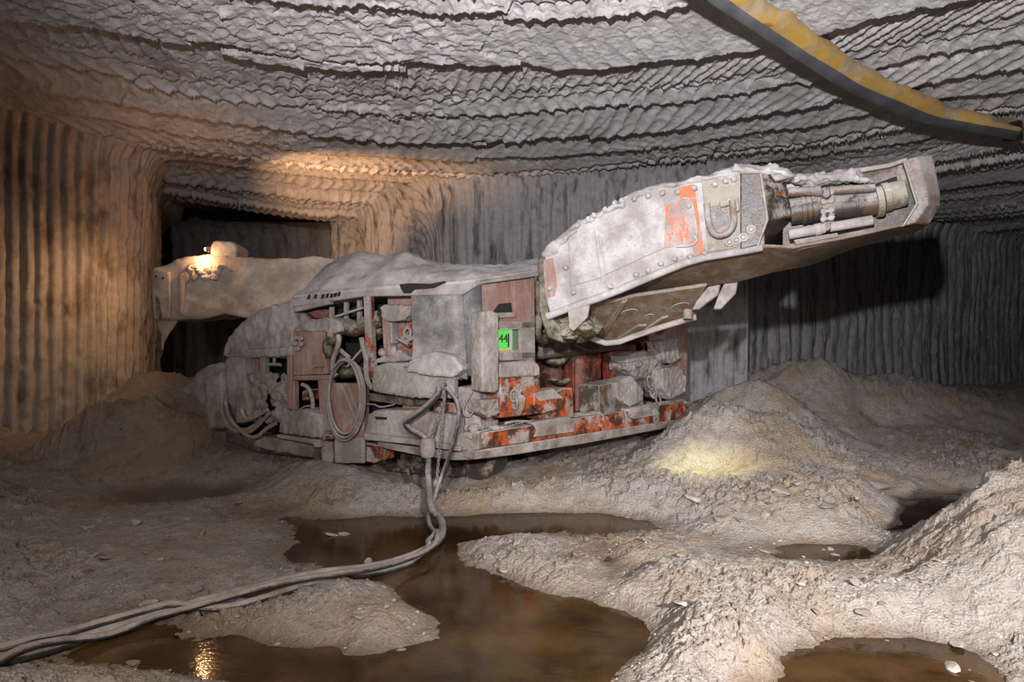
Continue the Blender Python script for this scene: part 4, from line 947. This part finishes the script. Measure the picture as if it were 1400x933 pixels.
def chain(name, pts, label, pitch=.034):
    P = [Vector(p) for p in pts]; L = [0]
    for a, b in zip(P, P[1:]): L.append(L[-1] + (b - a).length)
    n = int(L[-1] / pitch); mb = MB()
    for k in range(n + 1):
        s = k * pitch; j = max(i for i in range(len(L) - 1) if L[i] <= s + 1e-9); t = (s - L[j]) / (L[j + 1] - L[j]); c = P[j].lerp(P[j + 1], t); d = (P[j + 1] - P[j]).normalized()
        w = S.u if k % 2 else S.n; w = (w - d * w.dot(d)).normalized()
        mb.loop([c + d * .026 * math.cos(a) + w * .0145 * math.sin(a) for a in [2 * math.pi * q / 10 for q in range(10)]], .0058, 6)
    return tag(mb.build(name, M['chain'], None), label, 'chain')
chain('hanging_chain', [S(607, 521, .28), S(607, 545, .28), S(603, 590, .29), S(597, 658, .30)], 'long grey chain hanging straight down to the cable clamp')
chain('hanging_chain', [S(608, 548, .31), S(600, 565, .32), S(589, 598, .31)], 'short slanting chain tied back to the grey cable sleeve')
mb = MB()
def ell(cx_, cy_, a, b, off, tilt=0, n=48): return [S(cx_ + a * math.cos(t) * math.cos(tilt) - b * math.sin(t) * math.sin(tilt), cy_ + a * math.cos(t) * math.sin(tilt) + b * math.sin(t), off + .012 * math.sin(3 * t)) for t in [2 * math.pi * k / n for k in range(n)]]
mb.loop(ell(472, 545, 24, 54, .12, .03), .016); mb.loop(ell(471, 543, 21.5, 50.5, .14, -.02), .016); mb.loop(ell(473.5, 548, 25, 55, .09, .06), .016)
tag(mb.build('coiled_hose', M['hose'], None), 'grey hose coiled in a tall oval hanging on the red lower panel', 'hose')

# ================================================================== yellow sheet under the roof
def cz(x, y): return float(ceil_z(np.array([x]), np.array([y]))[0])
def up(px, py, drop, base=None):
    z = 4.9 - drop
    d = FPX * (z - CAMZ) / (466.5 - py); return Vector(((px - 700) / FPX * d, d, z))
ts = np.linspace(0, 1, 90)
K = [0, .2, .4, .6, .8, 1.0]
def lane(xs_, ys_, drop, cr, seed):
    out = []
    for t in ts:
        px = np.interp(t, K, xs_); py = np.interp(t, K, ys_); p = up(px, py, drop)
        nn = mnoise.fractal(Vector((t * 9, seed, 0)), 1, 2, 4); n2 = mnoise.noise(Vector((t * 22, seed, 5)))
        out.append(p + Vector((.4 * cr * nn, .3 * cr * nn, cr * .7 * nn + cr * .3 * n2)))
    return out
def smooth_poly(a):
    a = [Vector(v) for v in a]
    for _ in range(6): a = [a[0]] + [(a[i - 1] + a[i] * 2 + a[i + 1]) / 4 for i in range(1, len(a) - 1)] + [a[-1]]
    return a
Tt = lane([975, 1062, 1130, 1210, 1300, 1400], [-60, 8, 55, 106, 145, 168], .02, .10, 1)
T1 = lane([950, 1045, 1118, 1200, 1295, 1400], [-60, 14, 66, 114, 154, 174], .14, .07, 2)
Mm = smooth_poly(lane([918, 1022, 1100, 1180, 1280, 1396], [-60, 18, 70, 118, 160, 180], .20, .02, 3))
Lo = smooth_poly(lane([884, 988, 1075, 1160, 1255, 1388], [-60, 14, 72, 126, 167, 192], .26, .02, 4))
mb = MB()
th = Vector((.012, .035, .02))
mb.rings([[a, b, c, c + th, b + th, a + th] for a, b, c in zip(Tt, T1, Mm)])
sh = mb.build('vent_sheet', M['yellow'], None, ang=70)
tag(sh, 'crumpled yellow plastic ventilation sheet with a black lower strip hung along the roof', 'ventilation sheet')
mb = MB(); th2 = Vector((.02, .06, .015))
mb.rings([[a, b, b + th2, a + th2] for a, b in zip(Mm, Lo)]); mb.build('lower_strip', M['blackstrip'], sh, ang=70)
mb = MB()
for (x, y) in ((1384, 166), (1386, 190)): pass
pp = [up(1376, 170, .12), up(1398, 165, .12), up(1400, 190, .22), up(1372, 196, .24)]
mb.rings([pp, [p + Vector((0, .05, .03)) for p in pp]]); mb.build('end_clip', M['dark'], sh, bevel=.01)
mb = MB(); pp = [up(1396, 172, .10), up(1480, 190, .10), up(1480, 215, .2), up(1396, 196, .2)]
mb.rings([pp, [p + Vector((0, .05, .03)) for p in pp]]); mb.build('vent_sheet_end', M['yellow'], sh, bevel=.005)

# ================================================================== loose rocks
def rock_mesh(name, seed, flat, mat, sub=2):
    mb = MB(); bm = bmesh.new(); bmesh.ops.create_icosphere(bm, subdivisions=sub, radius=1)
    r_ = random.Random(seed); planes = [(Vector((r_.gauss(0, 1), r_.gauss(0, 1), r_.gauss(0, 1))).normalized(), r_.uniform(.45, .85)) for _ in range(9)]
    for v in bm.verts:
        c = v.co.copy()
        for n, d in planes:
            k = c.dot(n) - d
            if k > 0: c -= n * k
        v.co = Vector((c.x, c.y * .8, c.z * flat)) + Vector((1, 1, .6)) * .06 * mnoise.noise(c * 2 + Vector((seed, 0, 0)))
    me = bpy.data.meshes.new(name); bm.to_mesh(me); bm.free()
    for p in me.polygons: p.use_smooth = True
    me.set_sharp_from_angle(angle=.45); me.materials.append(mat); return me
RM = [rock_mesh('rock', k, random.uniform(.3, .75), M['rockd'] if k % 3 == 0 else M['rock']) for k in range(10)]
def put_rock(px, py, size, label, group=None, k=0, flat=1.0):
    p = gpt(px, py, 0)
    o = bpy.data.objects.new('rock', RM[k % len(RM)]); COL.objects.link(o)
    o.location = (p.x, p.y, p.z + size * .22); o.scale = (size, size, size * flat); o.rotation_euler = (random.uniform(-.3, .3), random.uniform(-.3, .3), random.uniform(0, 6.28))
    return tag(o, label, 'rock', group)
uniq = [(1300, 917, .085, 'flat pale stone standing in the near right pool', 1, .5), (1170, 846, .055, 'smooth pale flat stone on the bank behind the near right pool', 2, .5), (1310, 890, .065, 'grey stone on the right shore of the near right pool', 4, .7),
        (1180, 818, .06, 'dark angular slab on the slope above the near right pool', 3, .6), (1200, 668, .19, 'big rough boulder at the far end of the low pale mound', 5, 1), (1065, 674, .13, 'greenish pale slab on the crest of the low mound', 7, .6),
        (688, 790, .05, 'small pale stone at the right shore of the large pool', 8, .8), (880, 741, .05, 'flat white chip at the tip of the strip of water behind the mud spit', 1, .4), (935, 830, .085, 'grey rubble block at the right end of the large pool', 4, .8),
        (490, 875, .06, 'flat dark stone at the foot of the beige mound by the bend', 6, .5), (545, 893, .05, 'round dark pebble at the edge of the near pool', 9, .7), (470, 680, .08, 'white lump on the front of the white salt bank', 5, 1), (120, 605, .10, 'pale chunk on the heap by the left pillar', 7, .8),
        (505, 772, .06, 'pale lump beside the cables at the narrow of the pool', 8, .9), (455, 735, .10, 'low beige lump standing out of the dark pool', 2, .5), (1365, 695, .16, 'long dark crust slab on the slope of the large right heap', 3, .35), (1130, 588, .12, 'dark slab on the heap right of the machine', 6, .5), (950, 592, .13, 'flat slab beside the end of the bumper', 1, .35)]
for a in uniq: put_rock(a[0], a[1], a[2], a[3], None, a[4], a[5])
zones = [((900, 1390, 760, 880), 95, .018, .045, 'small salt chip on the pale slope around the near right pool', 'salt chips on the near right slope'),
         ((1240, 1398, 680, 780), 40, .02, .05, 'salt chip on the face of the large right heap', 'salt chips on the large right heap'),
         ((640, 900, 735, 840), 45, .014, .035, 'little stone on the mud spit and its shore', 'stones on the mud spit'),
         ((250, 590, 800, 890), 40, .012, .032, 'little stone on the beige mound below the cables', 'stones on the beige mound'),
         ((960, 1190, 675, 740), 35, .03, .07, 'broken salt lump on the low pale mound', 'lumps on the low pale mound'),
         ((90, 330, 560, 640), 25, .03, .09, 'flake of salt on the heap by the left pillar', 'flakes on the left heap')]
for (x0, x1, y0, y1), n, a, b, lab, grp in zones:
    for k in range(n): put_rock(random.uniform(x0, x1), random.uniform(y0, y1), a + (b - a) * random.random() ** 2.2, lab, grp, random.randrange(10), random.uniform(.5, 1))
# the finest crumbs, one object
mb = MB(); N = 2600
bxs = rng.uniform(-.8, .8, N); dd = 1 / rng.uniform(1 / 10.5, 1 / 3.4, N); xs_ = bxs * dd; zs_ = floor_z(xs_, dd)
tet = [(1, 0, -.3), (-.5, .8, -.3), (-.5, -.8, -.3), (.1, .1, .7), (.5, .6, .2)]; tf = [(0, 1, 4), (0, 4, 3), (4, 1, 3), (1, 2, 3), (2, 0, 3), (0, 2, 1)]
for x, y, z in zip(xs_, dd, zs_):
    if z < W0 + .01 or (abs(x + .8) < 3.2 and y > 8.2): continue
    s = (.004 + .011 * random.random() ** 2) * (y / 4.0) ** .6; a = random.random() * 6.28; c, sn = math.cos(a), math.sin(a)
    mb.add([(x + s * (p[0] * c - p[1] * sn), y + s * (p[0] * sn + p[1] * c), z + s * .8 * (p[2] + .2)) for p in tet], tf)
tag(mb.build('salt_crumbs', M['rock'], None, shade=False, fixn=False), 'fine salt crumbs strewn over the banks and mounds', 'crumbs', kind='stuff')

# ================================================================== lights, camera
def lamp(name, typ, loc, power, color, **k):
    l = bpy.data.lights.new(name, typ); l.energy = power; l.color = color
    for a, v in k.items(): setattr(l, a, v)
    o = bpy.data.objects.new(name, l); COL.objects.link(o); o.location = loc; return o
def aim(o, p): o.rotation_euler = (Vector(p) - o.location).to_track_quat('-Z', 'Y').to_euler()
fl = lamp('photo_strobe', 'SPOT', (-.5, -.6, 2.75), 5700, (.98, .965, 1), spot_size=math.radians(104), spot_blend=1.0, shadow_soft_size=.08); aim(fl, (1.7, 6.0, 5.6))
fl2 = lamp('fill_strobe', 'SPOT', (2.2, -1.0, 2.6), 4800, (1, .95, .915), spot_size=math.radians(74), spot_blend=1.0, shadow_soft_size=.10); aim(fl2, (2.4, 3.2, -.2))
fl3 = lamp('left_fill', 'SPOT', (-1.2, -.8, 2.2), 830, (1, .86, .72), spot_size=math.radians(104), spot_blend=1.0, shadow_soft_size=.06); aim(fl3, (-1.4, 4.6, -1.2))  # added fill light for the left floor and the machine side
wl = lamp('arm_work_light', 'SPOT', LP, 1700, (1, .53, .25), spot_size=math.radians(92), spot_blend=.8, shadow_soft_size=.04); aim(wl, (-2.2, 15, 3.5))
wl2 = lamp('arm_work_glow', 'POINT', A(277, 352, .27), 12, (1, .56, .27), shadow_soft_size=.04)
wl3 = lamp('left_wall_fill', 'SPOT', A(201, 362, .05), 78, (1, .56, .27), spot_size=math.radians(125), spot_blend=1.0, shadow_soft_size=.04); aim(wl3, (-7.0, 10.7, 1.9))  # added spot to brighten the left wall, with no fixture built
gl = lamp('bracket_work_light', 'SPOT', HL, 330, (1, .96, .50), spot_size=math.radians(46), spot_blend=1.0, shadow_soft_size=.04); aim(gl, (2.25, 8.0, .05))
w = bpy.data.worlds.new('mine_air'); SC.world = w; w.use_nodes = True
w.node_tree.nodes['Background'].inputs[0].default_value = (.5, .45, .42, 1); w.node_tree.nodes['Background'].inputs[1].default_value = .004
cd = bpy.data.cameras.new('camera'); cam = bpy.data.objects.new('camera', cd); COL.objects.link(cam)
cam.location = (0, 0, CAMZ); cam.rotation_euler = (math.pi / 2, 0, 0); cd.sensor_width = 36; cd.lens = 36 * FPX / 1400; cd.clip_start = .05
SC.camera = cam
SC.view_settings.view_transform = 'Standard'; SC.view_settings.look = 'None'; SC.view_settings.exposure = 0; SC.view_settings.gamma = 1; SC.view_settings.use_curve_mapping = False
